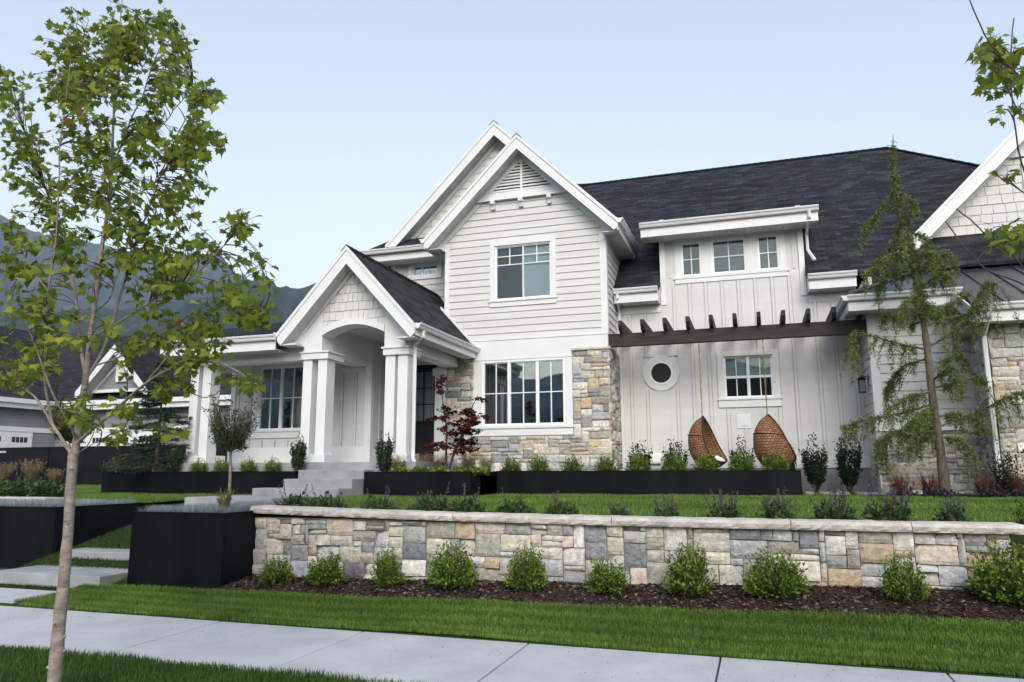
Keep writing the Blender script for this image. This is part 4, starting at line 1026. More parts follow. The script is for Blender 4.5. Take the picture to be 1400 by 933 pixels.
m = MB(); m.box(-31.0, -18, NY-.62, NY-.5, 4.58, 4.78); m.box(-30.9, -18, NY-.5, NY-.46, 4.36, 4.57); m.box(-31.2, -31.08, NY-7, NY-.63, 4.58, 4.78); m.box(-31.24, -31.2, NY-7, NY-.63, 4.36, 4.57)
npart(m.build('gutter', white)); npart(MB().box(-31.1, -18, NY-.46, NY, 4.36, 4.38).build('soffit', soffit_m))
m = MB(); m.fbox(fn, -31.5, -19, 3.34, 3.55, .001, .05); m.fbox(rside(-31.6), NY-6.5, NY-.05, 3.34, 3.55, .001, .05); npart(m.build('trim', white))
def garage(fr, u0, u1, k):
    m = MB(); m.fbox(fr, u0, u1, 1.0, 3.33, .001, .03)
    for z in (1.55, 2.12, 2.69): m.fbox(fr, u0+.02, u1-.02, z, z+.52, .03, .045)
    d = npart(m.build('garage_door', white)); w = (u1-u0)/k; q = MB()
    for i in range(k):
        c = u0+w*(i+.5)
        for j in range(4): q.fbox(fr, c-.38+j*.195, c-.38+j*.195+.155, 2.86, 3.10, .046, .052)
    o = q.build('pane', door_m); par(o, d); o.matrix_parent_inverse = d.matrix_parent_inverse.inverted() @ Matrix.Identity(4) if False else Matrix.Identity(4)
    o.parent = d; o.matrix_parent_inverse = Matrix.Identity(4)
garage(fn, -30.9, -25.5, 4); garage(rside(-31.6), NY-6.2, NY-1.2, 4)
# small gable over the neighbour's front
GX, GZ2, GH = -27.55, 7.25, 2.05
o = npl('roof', [(GX, NY-.9, GZ2), (GX-GH, NY-.9, GZ2-GH*1.02), (GX-GH, NY+3, GZ2-GH*1.02), (GX, NY+3.5, GZ2)]); npl('roof', [(GX, NY-.9, GZ2), (GX+GH, NY-.9, GZ2-GH*1.02), (GX+GH, NY+3, GZ2-GH*1.02), (GX, NY+3.5, GZ2)])
f9 = front(NY-.9); m = MB()
for s in (-1, 1): m.prism(f9, [(GX, GZ2), (GX+s*GH, GZ2-GH*1.02), (GX+s*GH, GZ2-GH*1.02-.25), (GX+s*(GH-.12), GZ2-GH*1.02-.25), (GX, GZ2-.42)], -.03, .03)
npart(m.build('rake_board', white))
m = MB()
for s in (-1, 1): m.prism(front(NY-.3), [(GX, GZ2-.3), (GX+s*(GH-.1), GZ2-GH*1.02-.2), (GX+s*(GH-.1), GZ2-GH*1.02-.14), (GX, GZ2-.24)], 0, .55)
npart(m.build('soffit', soffit_m))
m = MB(); m.prism(front(NY-.3), [(GX-GH+.3, GZ2-GH*1.02), (GX+GH-.3, GZ2-GH*1.02), (GX, GZ2-.35)], -.1, 0); npart(m.build('gable_wall', neigh_wall))
m = MB(); m.box(GX-.30, GX+.30, NY-.42, NY-.3, GZ2-1.65, GZ2-.62); m.box(GX-GH+.4, GX+GH-.4, NY-.40, NY-.3, GZ2-GH*1.02-.02, GZ2-GH*1.02+.12)
for s in (-1, 1): m.prism(front(NY-.3), [(GX, GZ2-.42), (GX+s*(GH-.35), GZ2-GH*1.02+.05), (GX+s*(GH-.35), GZ2-GH*1.02-.1), (GX, GZ2-.62)], 0, .06)
npart(m.build('trim', white))

fnc = thing('panel_fence', 'long black panel fence with partial white lettering, in front of the grey house', 'fence', (-28, 22, 1.1))
m = MB(); x = -44
while x < -17: m.box(x+.006, x+1.794, 22, 22.05, 1.05, 2.46); x += 1.8
par(m.build('fence_panel', fence_m), fnc)
m = MB(); x = -44
while x < -17.1: m.box(x-.03, x+.03, 21.97, 22.0, 1.0, 2.48); x += 3.6
m.box(-44, -17, 21.98, 22.06, 2.461, 2.50); m.box(-44, -17, 21.985, 21.999, 1.60, 1.64)
par(m.build('rail', fence_m), fnc)
tx = bpy.data.curves.new('lettering', 'FONT'); tx.body = 'ALTON'; tx.size = .10; tx.shear = .2; tx.extrude = .004; tx.space_character = 1.08; tx.offset = .002
_t = bpy.data.objects.new('lettering_curve', tx); COL.objects.link(_t); bpy.context.view_layer.update()
_me = bpy.data.meshes.new_from_object(_t.evaluated_get(bpy.context.evaluated_depsgraph_get())); bpy.data.objects.remove(_t)
_me.materials.clear(); _me.materials.append(vinyl); to = link(bpy.data.objects.new('lettering', _me))
_p = at(0, 619.5, 21.95); to.location = (_p[0]-.03, 21.94, _p[2]); to.rotation_euler = (R(90), 0, 0); to.parent = fnc; to.matrix_parent_inverse = Matrix.Translation((28, -22, -1.1))

# ------------------------------------------------------------------ shrubs
OV = 2
def shoots_plant(name, n_shoot, rx, rz, h0, leaf, per, cols, tip=None, mat=None, upright=.5, seed=0, spread=.012, stems=True, egg=1.0, lv=None, parent=None, bare=.15):
    """a bushy plant: shoots fan out from its foot, leaves all along them; returns the thing (leaf mass + stems)"""
    global rng
    rng = np.random.default_rng(seed); P = []; D = []; T = []; st = MB()
    for i in range(n_shoot):
        a = rng.uniform(0, 2*math.pi); e = math.asin(rng.uniform(0, 1)**(.9)); e = max(e, .12) if upright < .8 else max(e, .8)
        k = rng.uniform(.72, 1.08)*(1.12 if rng.random() < .12 else 1)
        tip_p = np.array([math.cos(a)*math.cos(e)*rx*k, math.sin(a)*math.cos(e)*rx*k, h0+math.sin(e)*rz*k])
        root = np.array([math.cos(a)*rx*.15, math.sin(a)*rx*.15, .02])
        c = (root+tip_p)/2+np.array([math.cos(a), math.sin(a), -.3])*rx*.15*egg
        t = np.linspace(bare+.1*rng.random(), 1, per); pts = ((1-t)**2)[:, None]*root+(2*t*(1-t))[:, None]*c+(t**2)[:, None]*tip_p
        d = np.gradient(pts, axis=0); d /= np.linalg.norm(d, axis=1, keepdims=True)+1e-9
        P.append(pts+rnd(per, spread)); D.append(d*.55+rnd(per, .55)+np.array([0, 0, .15])); T.append(t)
        if stems and i % 3 == 0: st.tube([tuple(root*.4), tuple(c*.9), tuple(tip_p*.92)], [.006, .004, .002], 4, cap=False)
    P = np.concatenate(P); D = np.concatenate(D); T = np.concatenate(T); n = len(P); v, f = lv or (OVAL_V, OVAL_F)
    V, F = leaves(v, f, P, D, rnd(n)+np.array([0, 0, 1.2]), rng.uniform(.7, 1.2, n)*leaf)
    c = np.asarray(cols)[rng.integers(0, len(cols), n)]*(1+rng.normal(0, .15, (n, 1)))
    if tip is not None:
        w = np.clip((T-.72)/.28, 0, 1)[:, None]*rng.uniform(.3, 1, (n, 1)); c = c*(1-w)+np.asarray(tip)*w
    o = mesh_np('foliage', V, F, mat or shrub_m, None, np.repeat(np.clip(c, .003, .8), len(v), 0))
    t = thing(name, 'x', 'x'); o.parent = t
    if stems and st.v: st.build('stem', twig_m, t, recalc=False)
    return t
BOXC = [(.062, .115, .016), (.085, .145, .022), (.046, .088, .014), (.105, .165, .026)]; BOXT = (.22, .29, .045)
DARK = [(.018, .034, .020), (.026, .046, .026), (.013, .026, .016)]
YEWC = [(.034, .058, .026), (.046, .076, .032), (.024, .044, .02)]
def place(protos, i, xyz, sc, rot, label, cat, group):
    p = protos[i % len(protos)]
    if p.get('used'): o = copy_tree(p)
    else: o = p; p['used'] = True
    o.location = xyz; o.rotation_euler = (0, 0, rot); o.scale = sc if hasattr(sc, '__len__') else (sc, sc, sc)
    o['label'] = label; o['category'] = cat
    if group: o['group'] = group
    return o
box_p = [shoots_plant('boxwood', 150, .255, .40, .04, .036, 26, BOXC, BOXT, seed=40+k) for k in range(4)]
nums = ['leftmost', 'second', 'third', 'fourth', 'fifth', 'sixth', 'seventh', 'eighth', 'ninth', 'rightmost']
spots = [(377, 797, .92), (445, 799, 1.0), (529, 803, .92), (619, 812, 1.12), (721, 812, 1.08), (831, 818, 1.0), (944, 822, 1.08), (1062, 826, 1.15), (1237, 830, 1.0), (1378, 832, 1.28)]
look = ['small round box bush beside the black planter, {} along the stone wall', 'low round box bush with bare twigs below, {} along the stone wall', 'narrow box bush with browned twigs inside, {} along the stone wall',
        'broad box bush with pale upright tips, {} along the stone wall', 'full yellow-green box bush, {} along the stone wall', 'dark sparse box bush with stray shoots, {} along the stone wall',
        'bright full box bush, {} along the stone wall', 'wide box bush with one tall shoot, {} along the stone wall', 'compact dark box bush, {} along the stone wall', 'biggest box bush at the wall end, cut by photo edge, {}']
for i, (px, py, s) in enumerate(spots):
    d = FW+RT*(px-700)/F_PX-UP*(py-466.5)/F_PX; Y = 8.22
    p = at(px, py, Y); z = mulch_z(p[0], Y)
    place(box_p, i, (p[0], Y, z-.01), tuple(s*.97*q for q in [(1, 1, .86), (1.08, 1, .90), (.82, .9, 1.08), (1.06, 1, 1.10), (.94, 1, 1.05), (1.1, 1, .84), (1.0, 1, 1.12), (1.14, 1, 1.0), (.92, .9, .98), (1.1, 1, 1)][i]), i*2.3, look[i].format(nums[i]+(' from the left' if 0 < i < 9 else '')), 'bush', 'box bushes in front of the stone wall')
small_p = [shoots_plant('boxwood', 110, .27, .40, .05, .045, 16, BOXC, BOXT, seed=60+k) for k in range(3)]
for i, px in enumerate((699, 738, 782, 829)):
    p = at(px, 640, 15.75); place(small_p, i, (p[0], 15.75, 1.47), .93+.04*(i % 2), i*1.7, 'round box bush in the black planter against the stone base, '+['leftmost of four', 'second of four from left', 'third of four from left', 'rightmost of four'][i], 'bush', 'box bushes below the big window')
for i, px in enumerate((873, 920, 967, 1014, 1060)):
    p = at(px, 640, 15.75); place(small_p, i+1, (p[0], 15.75, 1.47), 1.02, i*1.9+.5, ['box bush in the black planter below the round window, nearest the stone corner', 'tall box bush with bright tips, left of the hanging chairs', 'yellow-tipped box bush in front of the side-on hanging chair', 'box bush in the black planter between the two hanging chairs', 'yellow-tipped box bush in front of the right hanging chair'][i], 'bush', 'box bushes below the hanging chairs')
for i, px in enumerate((272, 303, 339, 373)):
    p = at(px, 640, 14.2); place(small_p, i+2, (p[0], 14.2, 1.49), .80, i*2.1, ['box bush in the porch planter beside the far left columns', 'box bush in the porch planter behind the standard tree trunk', 'box bush in the porch planter, right of the standard tree', 'box bush in the porch planter, nearest the upright yew'][i], 'bush', 'box bushes along the porch')
yew_p = [shoots_plant('yew', 60, .20, .80, .05, .055, 34, YEWC, (.05, .08, .03), upright=.9, seed=80+k, egg=1.6, spread=.02) for k in range(2)]
dk_p = [shoots_plant('yew', 52, .30, .95, .05, .06, 36, DARK, None, upright=.9, seed=90+k, egg=1.2, spread=.02) for k in range(2)]
for px, py, Y, z, s, lb in ((407, 640, 14.2, 1.49, 1.0, 'upright narrow yew beside the left porch column'), (525, 643, 14.14, 1.46, 1.05, 'upright narrow yew beside the right porch column'), (238, 640, 14.2, 1.49, .85, 'upright dense yew next to the spruce at the porch corner')):
    p = at(px, py, Y); place(yew_p, int(px) % 2, (p[0], Y, z), s, px, lb, 'shrub', 'upright yews in the planters')
for px, Y, z, s, lb in ((875, 18.6, 1.05, 1.20, 'dark upright yew against the pale wall near the stone corner'), (925, 18.6, 1.05, 1.22, 'dark upright yew behind the bush left of the hanging chairs'), (1016, 18.6, 1.05, 1.20, 'dark upright yew between the two hanging chairs'), (1075, 18.9, 1.05, 1.15, 'dark upright yew behind the right hanging chair'),
                         (1116, 18.4, 1.05, 1.0, 'dark yew right of the long planter, the left of a pair'), (1161, 18.4, 1.05, 1.05, 'dark yew by the corner downspout, the right of a pair')):
    p = at(px, 660, Y); place(dk_p, int(px) % 2, (p[0], Y, z), s*(1.2 if px > 1100 else .98), px*.7, lb, 'shrub', 'dark yews along the recessed wall')
p = at(1385, 668, 15.9); place([shoots_plant('shrub', 70, .42, .85, .1, .055, 26, DARK, None, seed=97)], 0, (p[0], 15.9, 1.05), 1, 0, 'dark leafy shrub in front of the stone garage front', 'shrub', None)
p = at(1404, 730, 9.0); place([shoots_plant('shrub', 70, .32, .62, .05, .045, 22, [(.016, .030, .012), (.024, .042, .016)], None, seed=98)], 0, (p[0]+.16, 9.1, .80), .85, 0, 'dark shrub just past the right end of the stone wall', 'shrub', None)
p = at(175, 640, 14.2); place([shoots_plant('shrub', 70, .62, .40, .05, .06, 18, [(.035, .06, .022), (.05, .08, .03)], (.12, .10, .09), seed=99)], 0, (p[0], 14.2, 1.50), .95, 0, 'low spreading shrub at the left end of the porch planter', 'shrub', None)

# salvia along the wall top
SALC = [(.05, .085, .03), (.07, .11, .04), (.04, .07, .028)]
def salvia(seed, nsp, hs, wid, leafy):
    t = shoots_plant('salvia', int(leafy*1.4), wid*1.1, .24, .01, .075, 9, SALC, None, seed=seed, stems=False, bare=.1)
    global rng
    for i in range(nsp):
        P = []; D = []; C = []
        a = rng.uniform(0, 6.28); r0 = rng.uniform(0, wid*.5); h = hs*rng.uniform(.6, 1.1); ln = rng.uniform(.0, .12)
        q0 = np.array([math.cos(a)*r0, math.sin(a)*r0, .04]); q1 = q0+np.array([math.cos(a)*(r0*.6+ln), math.sin(a)*(r0*.6+ln), h])
        for k in range(30):                 # the stem itself, then the whorls
            sk = k/29; P.append(q0+(q1-q0)*sk+np.array([0, 0, .02*sk*(1-sk)])); D.append(q1-q0+rng.normal(0, .01, 3)); C.append((.07, .075, .05))
        for k in range(26):
            sk = .5+.5*k/25; P.append(q0+(q1-q0)*sk+rng.normal(0, .006, 3)); D.append(rng.normal(0, 1, 3)+np.array([0, 0, .8])); C.append([(.11, .075, .15), (.085, .065, .085), (.16, .12, .18), (.085, .08, .06)][rng.integers(0, 4)])
        P, D, C = np.array(P), np.array(D), np.array(C); sz = np.r_[np.full(30, .02), rng.uniform(.02, .034, 26)]
        V, F = leaves(OVAL_V, OVAL_F, P, D, rnd(len(P)), sz); mesh_np('flower_spike', V, F, shrub_m, t, np.repeat(C, 4, 0))
    return t
sal_a = [salvia(110+k, 4, .40, .27, 95) for k in range(2)]; sal_b = [salvia(120+k, 13, .36, .20, 34) for k in range(3)]
sal = [(402, 0, 1.0, 'leafy green salvia clump on the wall top nearest the black planter'), (446, 0, .95, 'leafy salvia clump second from the left on the wall top'), (518, 0, .9, 'low leafy salvia clump on the wall top below the planter end'),
       (590, 0, 1.0, 'leafy salvia clump with two tall stalks on the wall top'), (637, 0, .95, 'leafy salvia clump with mauve spikes, left half of wall top'), (704, 0, .85, 'thin wispy salvia clump near the middle of the wall top'),
       (768, 0, .8, 'small leafy salvia clump just right of the wall middle'), (846, 1, .62, 'smallest reddish salvia clump on the wall top'), (912, 1, .78, 'short grey-green salvia clump left of the hanging chairs'),
       (990, 1, .92, 'salvia clump with purple spikes below the hanging chairs'), (1063, 1, .95, 'salvia clump with upright purple spikes at the long planter end'), (1140, 1, 1.05, 'tall bushy salvia clump left of the cedar'),
       (1215, 1, 1.12, 'biggest purple-flowered salvia clump, below the cedar'), (1303, 1, .85, 'sparse salvia clump nearest the right wall end')]
for i, (px, k, s, lb) in enumerate(sal):
    Y = 9.12+.1*math.sin(i*3); p = at(px, 708, Y); place((sal_a, sal_b)[k], i, (p[0], Y, .945), s, i*1.3, lb, 'flower clump', 'salvia clumps along the wall top')
for i, (px, py, Y) in enumerate(((8, 690, 11.9), (35, 688, 12.0), (65, 688, 12.0))):
    p = at(px, py, Y); place(sal_a, i, (p[0], Y, 1.03), 1.25, i*2, ['leafy flower clump behind the left wall cap, cut by the photo edge', 'leafy flower clump behind the middle of the left wall cap', 'leafy flower clump at the right end of the left wall cap'][i], 'flower clump', 'flower clumps behind the left wall')

# tufts: blades fanning from one foot
def tuft(name, n, h, wid, cols, tipc, seed, lean=.35, bw=.006, plume=None, mat=None):
    global rng
    rng = np.random.default_rng(seed); a = rng.uniform(0, 6.283, n); r = wid*.35*np.sqrt(rng.random(n)); hh = h*rng.uniform(.6, 1.1, n); ln = lean*hh*rng.uniform(.2, 1.2, n)
    base = np.stack([np.cos(a)*r, np.sin(a)*r, np.zeros(n)], 1); out = np.stack([np.cos(a), np.sin(a), np.zeros(n)], 1); side = np.stack([-np.sin(a), np.cos(a), np.zeros(n)], 1)*bw
    mid = base+out*ln[:, None]*.35+np.array([0, 0, 1])*(hh*.6)[:, None]; tip = base+out*ln[:, None]+np.array([0, 0, 1])*hh[:, None]
    V = np.stack([base-side, base+side, mid+side*.8, mid-side*.8, tip], 1).reshape(-1, 3); k = np.arange(n)[:, None]*5
    F = np.concatenate([k+np.array([[0, 1, 2]]), k+np.array([[0, 2, 3]]), k+np.array([[3, 2, 4]])])
    c = np.asarray(cols)[rng.integers(0, len(cols), n)]; T = np.repeat(c, 5, 0).reshape(n, 5, 3); T[:, 4] = tipc; T[:, 2:4] = (T[:, 2:4]+np.asarray(tipc))/2
    t = thing(name, 'x', 'x'); mesh_np('blades', V, F, mat or grass_m, t, T.reshape(-1, 3))
    if plume:
        pc, pn, pl = plume; idx = rng.integers(0, n, pn*9); s = rng.uniform(.72, 1.12, pn*9)[:, None]; P = mid[idx]+(tip[idx]-mid[idx])*s+rnd(pn*9, .008)
        V, F = leaves(OVAL_V, OVAL_F, P, rnd(pn*9, .4)+np.array([0, 0, 1]), rnd(pn*9), rng.uniform(.6, 1.3, pn*9)*pl)
        mesh_np('plume', V, F, grass_m, t, np.repeat(np.asarray(pc)[rng.integers(0, len(pc), pn*9)], 4, 0))
    return t
TAN = [(.30, .22, .12), (.36, .27, .16), (.22, .17, .09)]
gr_p = [tuft('ornamental_grass', 260, .62, .45, [(.07, .08, .03), (.12, .11, .05)], (.26, .19, .10), 130+k, .3, .005, (TAN, 80, .035)) for k in range(2)]
for i, (px, py, Y, s) in enumerate(((6, 655, 21.4, 1.5), (43, 655, 21.4, 1.65), (74, 655, 21.4, 1.1))):
    p = at(px, py, Y); place(gr_p, i, (p[0], Y, 1.03), s*.85, i, ['tan grass tuft at the black fence, cut by the photo edge', 'biggest tan grass tuft in front of the black fence', 'smallest tan grass tuft in front of the black fence, rightmost'][i], 'grass tuft', 'tan grasses along the black fence')
for i, (px, s) in enumerate(((545, .55), (580, .62), (600, .6), (640, .66), (664, .60))):
    yy = 14.2 if i == 0 else 14.9+.25*(i % 2); p = at(px, 640, yy); place(gr_p, i+1, (p[0], yy, 1.45), s*1.1, i*1.1, ['wispy tan flower tuft behind the downspout foot', 'wispy tan flower tuft below the front door', 'wispy tan flower tuft just left of the red maple', 'wispy tan flower tuft just right of the red maple', 'wispy tan flower tuft at the planter corner by the stone'][i], 'flower tuft', 'tan flower tufts below the door')
host_p = [shoots_plant('hosta', 26, .24, .16, .02, .11, 5, [(.12, .17, .03), (.17, .22, .05), (.08, .13, .03)], None, seed=140+k, stems=False) for k in range(2)]
for i, px in enumerate((548, 575, 597, 628, 652)):
    p = at(px, 643, 14.12); place(host_p, i, (p[0], 14.12, 1.46), .92, i*1.9, 'yellow-green leafy plant at the front edge of the door planter, '+['leftmost', 'second from left', 'middle one', 'second from right', 'rightmost'][i], 'plant', 'yellow-green plants below the door')
red_p = [tuft('barberry', 150, .42, .40, [(.08, .028, .025), (.12, .036, .033), (.055, .026, .024)], (.13, .045, .042), 150+k, .35, .006, mat=shrub_m) for k in range(2)]
cb_p = [shoots_plant('coral_bells', 40, .26, .12, .02, .07, 6, [(.03, .022, .03), (.05, .035, .045), (.035, .04, .045)], None, seed=160, stems=False)]
for i, px in enumerate((1229, 1272, 1346, 1391)):
    p = at(px, 668, 15.75); place(red_p, i, (p[0], 15.75, 1.06), 1.0, i, ['red-stemmed tuft at the stone corner, left of the cedar', 'red-stemmed tuft just left of the cedar trunk', 'red-stemmed tuft in front of the big downspout', 'red-stemmed tuft at the right photo edge'][i], 'shrub', 'red tufts along the stone base')
    place(cb_p, i, (p[0]+.05, 15.45, 1.04), 1.05, i*2, ['low dark leafy plant below the red tuft at the stone corner', 'low dark leafy plant at the cedar foot', 'low dark leafy plant below the big downspout', 'low dark leafy plant at the right photo edge'][i], 'plant', 'low dark plants along the stone base')
p = at(302, 699, 8.45); place([tuft('weedy_shrub', 70, .34, .16, [(.12, .13, .03), (.16, .15, .05)], (.22, .19, .06), 170, .3, .010, ([(.16, .17, .04), (.12, .14, .03)], 26, .03))], 0, (p[0], 8.5, .97), .9, 0, 'thin yellow-green seedling at the standard tree foot in the right planter', 'plant', None)

# blue fescue carpet in the two big planters
def carpet(name, x0, x1, y0, y1, z, nt_, h, cols, tip, label, cat, seed, bw=.004, lean=.9):
    global rng
    rng = np.random.default_rng(seed); n = nt_; nb_ = 26
    cx = rng.uniform(x0, x1, n); cy = rng.uniform(y0, y1, n); a = rng.uniform(0, 6.283, (n, nb_)); hh = h*rng.uniform(.5, 1.1, (n, nb_)); ln = lean*hh*rng.uniform(.2, 1.1, (n, nb_))
    base = np.stack([cx[:, None]+np.cos(a)*.012, cy[:, None]+np.sin(a)*.012, np.full_like(a, z)], -1).reshape(-1, 3); out = np.stack([np.cos(a), np.sin(a), 0*a], -1).reshape(-1, 3); side = np.stack([-np.sin(a), np.cos(a), 0*a], -1).reshape(-1, 3)*bw
    tipp = base+out*ln.reshape(-1, 1)+np.array([0, 0, 1])*hh.reshape(-1, 1); V = np.stack([base-side, base+side, tipp], 1).reshape(-1, 3); N_ = len(base)
    F = np.arange(N_*3).reshape(-1, 3); c = np.asarray(cols)[rng.integers(0, len(cols), N_)]; T = np.repeat(c, 3, 0).reshape(N_, 3, 3); T[:, 2] = tip
    o = mesh_np(name, V, F, grass_m, None, T.reshape(-1, 3)); return tag(o, label, cat, None, 'stuff')
BLU = [(.14, .165, .185), (.19, .215, .24), (.10, .12, .12)]
carpet('fescue', -7.80, -6.47, 8.03, 10.2, .99, 420, .125, BLU, (.33, .37, .41), 'blue-grey fescue carpet filling the right black planter', 'fescue', 180)
carpet('fescue', -14.4, -10.66, 9.26, 10.9, .96, 760, .12, BLU, (.33, .37, .41), 'blue-grey fescue carpet filling the left black planter', 'fescue', 181)

# ------------------------------------------------------------------ grass and mulch
def blades(name, x0, x1, y0, y1, dens, h, zf, cols, tip, seed, bw=.0028, keep=None, label=None, stripe=None):
    global rng
    rng = np.random.default_rng(seed); n = int((x1-x0)*(y1-y0)*dens); x = rng.uniform(x0, x1, n); y = rng.uniform(y0, y1, n)
    if keep is not None: k = keep(x, y); x, y = x[k], y[k]; n = len(x)
    z = np.array([zf(a, b) for a, b in zip(x, y)]) if callable(zf) else np.full(n, zf)
    a = rng.uniform(0, 6.283, n); hh = h*rng.uniform(.55, 1.15, n); hh *= .85+.3*(np.sin(x*3.1+np.sin(y*2.3))*.5+.5); ln = hh*rng.uniform(.05, .75, n)
    base = np.stack([x, y, z], 1); o2 = np.stack([np.cos(a), np.sin(a), 0*a], 1); sd = np.stack([-np.sin(a), np.cos(a), 0*a], 1)*bw
    tp = base+o2*ln[:, None]+np.array([0, 0, 1])*hh[:, None]; md = base+o2*(ln*.3)[:, None]+np.array([0, 0, 1])*(hh*.6)[:, None]
    V = np.stack([base-sd, base+sd, md+sd*.7, md-sd*.7, tp], 1).reshape(-1, 3); k5 = np.arange(n)[:, None]*5
    F = np.concatenate([k5+np.array([[0, 1, 2]]), k5+np.array([[0, 2, 3]]), k5+np.array([[3, 2, 4]])])
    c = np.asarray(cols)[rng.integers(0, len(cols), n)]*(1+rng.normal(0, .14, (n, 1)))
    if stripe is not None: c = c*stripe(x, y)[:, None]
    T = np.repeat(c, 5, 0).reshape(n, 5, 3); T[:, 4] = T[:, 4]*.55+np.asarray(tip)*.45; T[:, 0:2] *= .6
    ob = mesh_np(name, V, F, grass_m, None, np.clip(T, .003, .8).reshape(-1, 3)); return tag(ob, label, 'grass', None, 'stuff')
GRC = [(.115, .205, .034), (.140, .235, .042), (.088, .165, .028), (.165, .240, .048)]; GT = (.23, .31, .10)
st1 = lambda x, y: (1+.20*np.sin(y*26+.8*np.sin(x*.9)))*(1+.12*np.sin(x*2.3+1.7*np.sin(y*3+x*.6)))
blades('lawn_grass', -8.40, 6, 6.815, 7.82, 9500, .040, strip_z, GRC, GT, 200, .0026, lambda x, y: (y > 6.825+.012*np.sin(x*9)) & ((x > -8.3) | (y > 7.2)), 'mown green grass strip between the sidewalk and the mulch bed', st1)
blades('lawn_grass', -8.55, -7.84, 6.95, 8.15, 6500, .055, lambda x, y: .02, GRC, GT, 201, .0026, lambda x, y: x > -8.42-.25*(y < 7.6), 'grass corner wedge beside the lowest step slab')
blades('lawn_grass', -7.4, -2.0, 3.7, 5.33, 6500, .062, -.012, [(.045, .095, .018), (.065, .125, .022), (.036, .075, .015)], (.11, .19, .045), 202, .0030, lambda x, y: y < 5.30+.02*np.sin(x*7), 'darker longer grass around the young maple in the foreground')
blades('lawn_grass', -2.0, 5.5, 3.9, 5.32, 2600, .062, -.012, [(.045, .095, .018), (.065, .125, .022), (.036, .075, .015)], (.11, .19, .045), 203, .0034, None, 'darker grass of the kerb strip, nearer than the sidewalk')
blades('lawn_grass', -17, -10.32, 7.86, 9.19, 3500, .05, -.004, GRC, GT, 208, .0035, None, 'grass patch between the front walk and the left black planter')
def on_terr(x, y): return ((x > -7.83) | (y > 12.4) | (x < -10.61) & (y > 11.1)) & ~((x > -14.7) & (x < -9.5) & (y > 13.9)) & ~((x > -9.8) & (x < -7.75) & (y > 12.9)) & ~((x > -7.8) & (x < -5.38) & (y > 13.86)) & ~((x > -5.42) & (x < .76) & (y > 15.38)) & ~((x > .8) & (y > 16.2)) & ~((x > 1.9) & (y > 15.4))
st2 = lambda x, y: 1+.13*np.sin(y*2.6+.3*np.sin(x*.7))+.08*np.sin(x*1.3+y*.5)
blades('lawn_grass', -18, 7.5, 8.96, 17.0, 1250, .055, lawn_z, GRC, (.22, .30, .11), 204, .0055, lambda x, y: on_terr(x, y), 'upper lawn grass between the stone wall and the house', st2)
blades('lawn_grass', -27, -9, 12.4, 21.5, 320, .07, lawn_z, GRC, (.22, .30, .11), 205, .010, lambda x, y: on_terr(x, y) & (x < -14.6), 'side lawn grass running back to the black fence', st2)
blades('lawn_grass', -10.6, -7.9, 7.9, 12.4, 1800, .05, ramp_z, [(.035, .06, .014), (.05, .085, .02)], (.10, .14, .04), 206, .004, None, 'grass tufts growing in the gaps between the step slabs')
blades('moss', .9, 2.6, 16.6, 18.2, 900, .04, LZ-.03, [(.10, .15, .02), (.14, .18, .03)], (.2, .25, .05), 207, .008, None, 'yellow-green ground cover between the stepping stones')
def chips(name, x0, x1, y0, y1, n, zf, seed, label, cols, size=(.012, .045)):
    global rng
    rng = np.random.default_rng(seed); P = np.stack([rng.uniform(x0, x1, n), rng.uniform(y0, y1, n)], 1); z = np.array([zf(a, b) for a, b in P])+rng.uniform(.002, .016, n)
    V, F = leaves([(-.35, -.5, 0), (.35, -.45, 0), (.3, .5, .05), (-.3, .45, .04)], [(0, 1, 2), (0, 2, 3)], np.c_[P, z], rnd(n)*np.array([1, 1, .25]), rnd(n, .35)+np.array([0, 0, 1]), rng.uniform(*size, n))
    c = np.asarray(cols)[rng.integers(0, len(cols), n)]*(1+rng.normal(0, .2, (n, 1)))
    return tag(mesh_np(name, V, F, chip_m, None, np.repeat(np.clip(c, .004, .6), 4, 0)), label, 'mulch', None, 'stuff')
CH = [(.16, .135, .115), (.045, .031, .024), (.075, .054, .042), (.03, .022, .018), (.11, .085, .068), (.06, .043, .035), (.05, .036, .029)]
chips('bark_mulch', -6.38, 6, 7.82, 8.58, 12000, mulch_z, 210, 'dark brown bark mulch spread along the foot of the stone wall', CH)
chips('bark_mulch', 2.35, 6, 8.5, 9.0, 900, lambda x, y: .40+.50*max(0, min(1, (y-8.5)/.5)), 211, 'dark bark mulch on the slope past the wall end', CH)
chips('grass_clippings', -8, 5, 5.9, 6.86, 1500, lambda x, y: .003, 212, 'dry grass clippings and specks scattered along the sidewalk edge', [(.05, .06, .03), (.09, .08, .05), (.03, .035, .02)], (.003, .010))
rng = np.random.default_rng(5)
ss = 'stepping stones at the recessed wall'
for a, b, lb in ((.88, 1.05, 'short pale stepping stone at the long planter end'), (1.15, 1.72, 'middle pale stepping stone in the yellow-green ground cover'), (1.85, 2.6, 'pale stepping stone nearest the right wing corner')):
    tag(MB().box(a, b, 16.75, 17.3, LZ-.04, LZ+.035).build('stepping_stone', concrete, bevel=.015), lb, 'paving stone', ss)
tag(MB().box(-.55, -.1, 7.78, 7.98, .1, .172).build('valve_lid', concrete, bevel=.01), 'flat grey utility lid set in the mulch edge', 'utility lid')

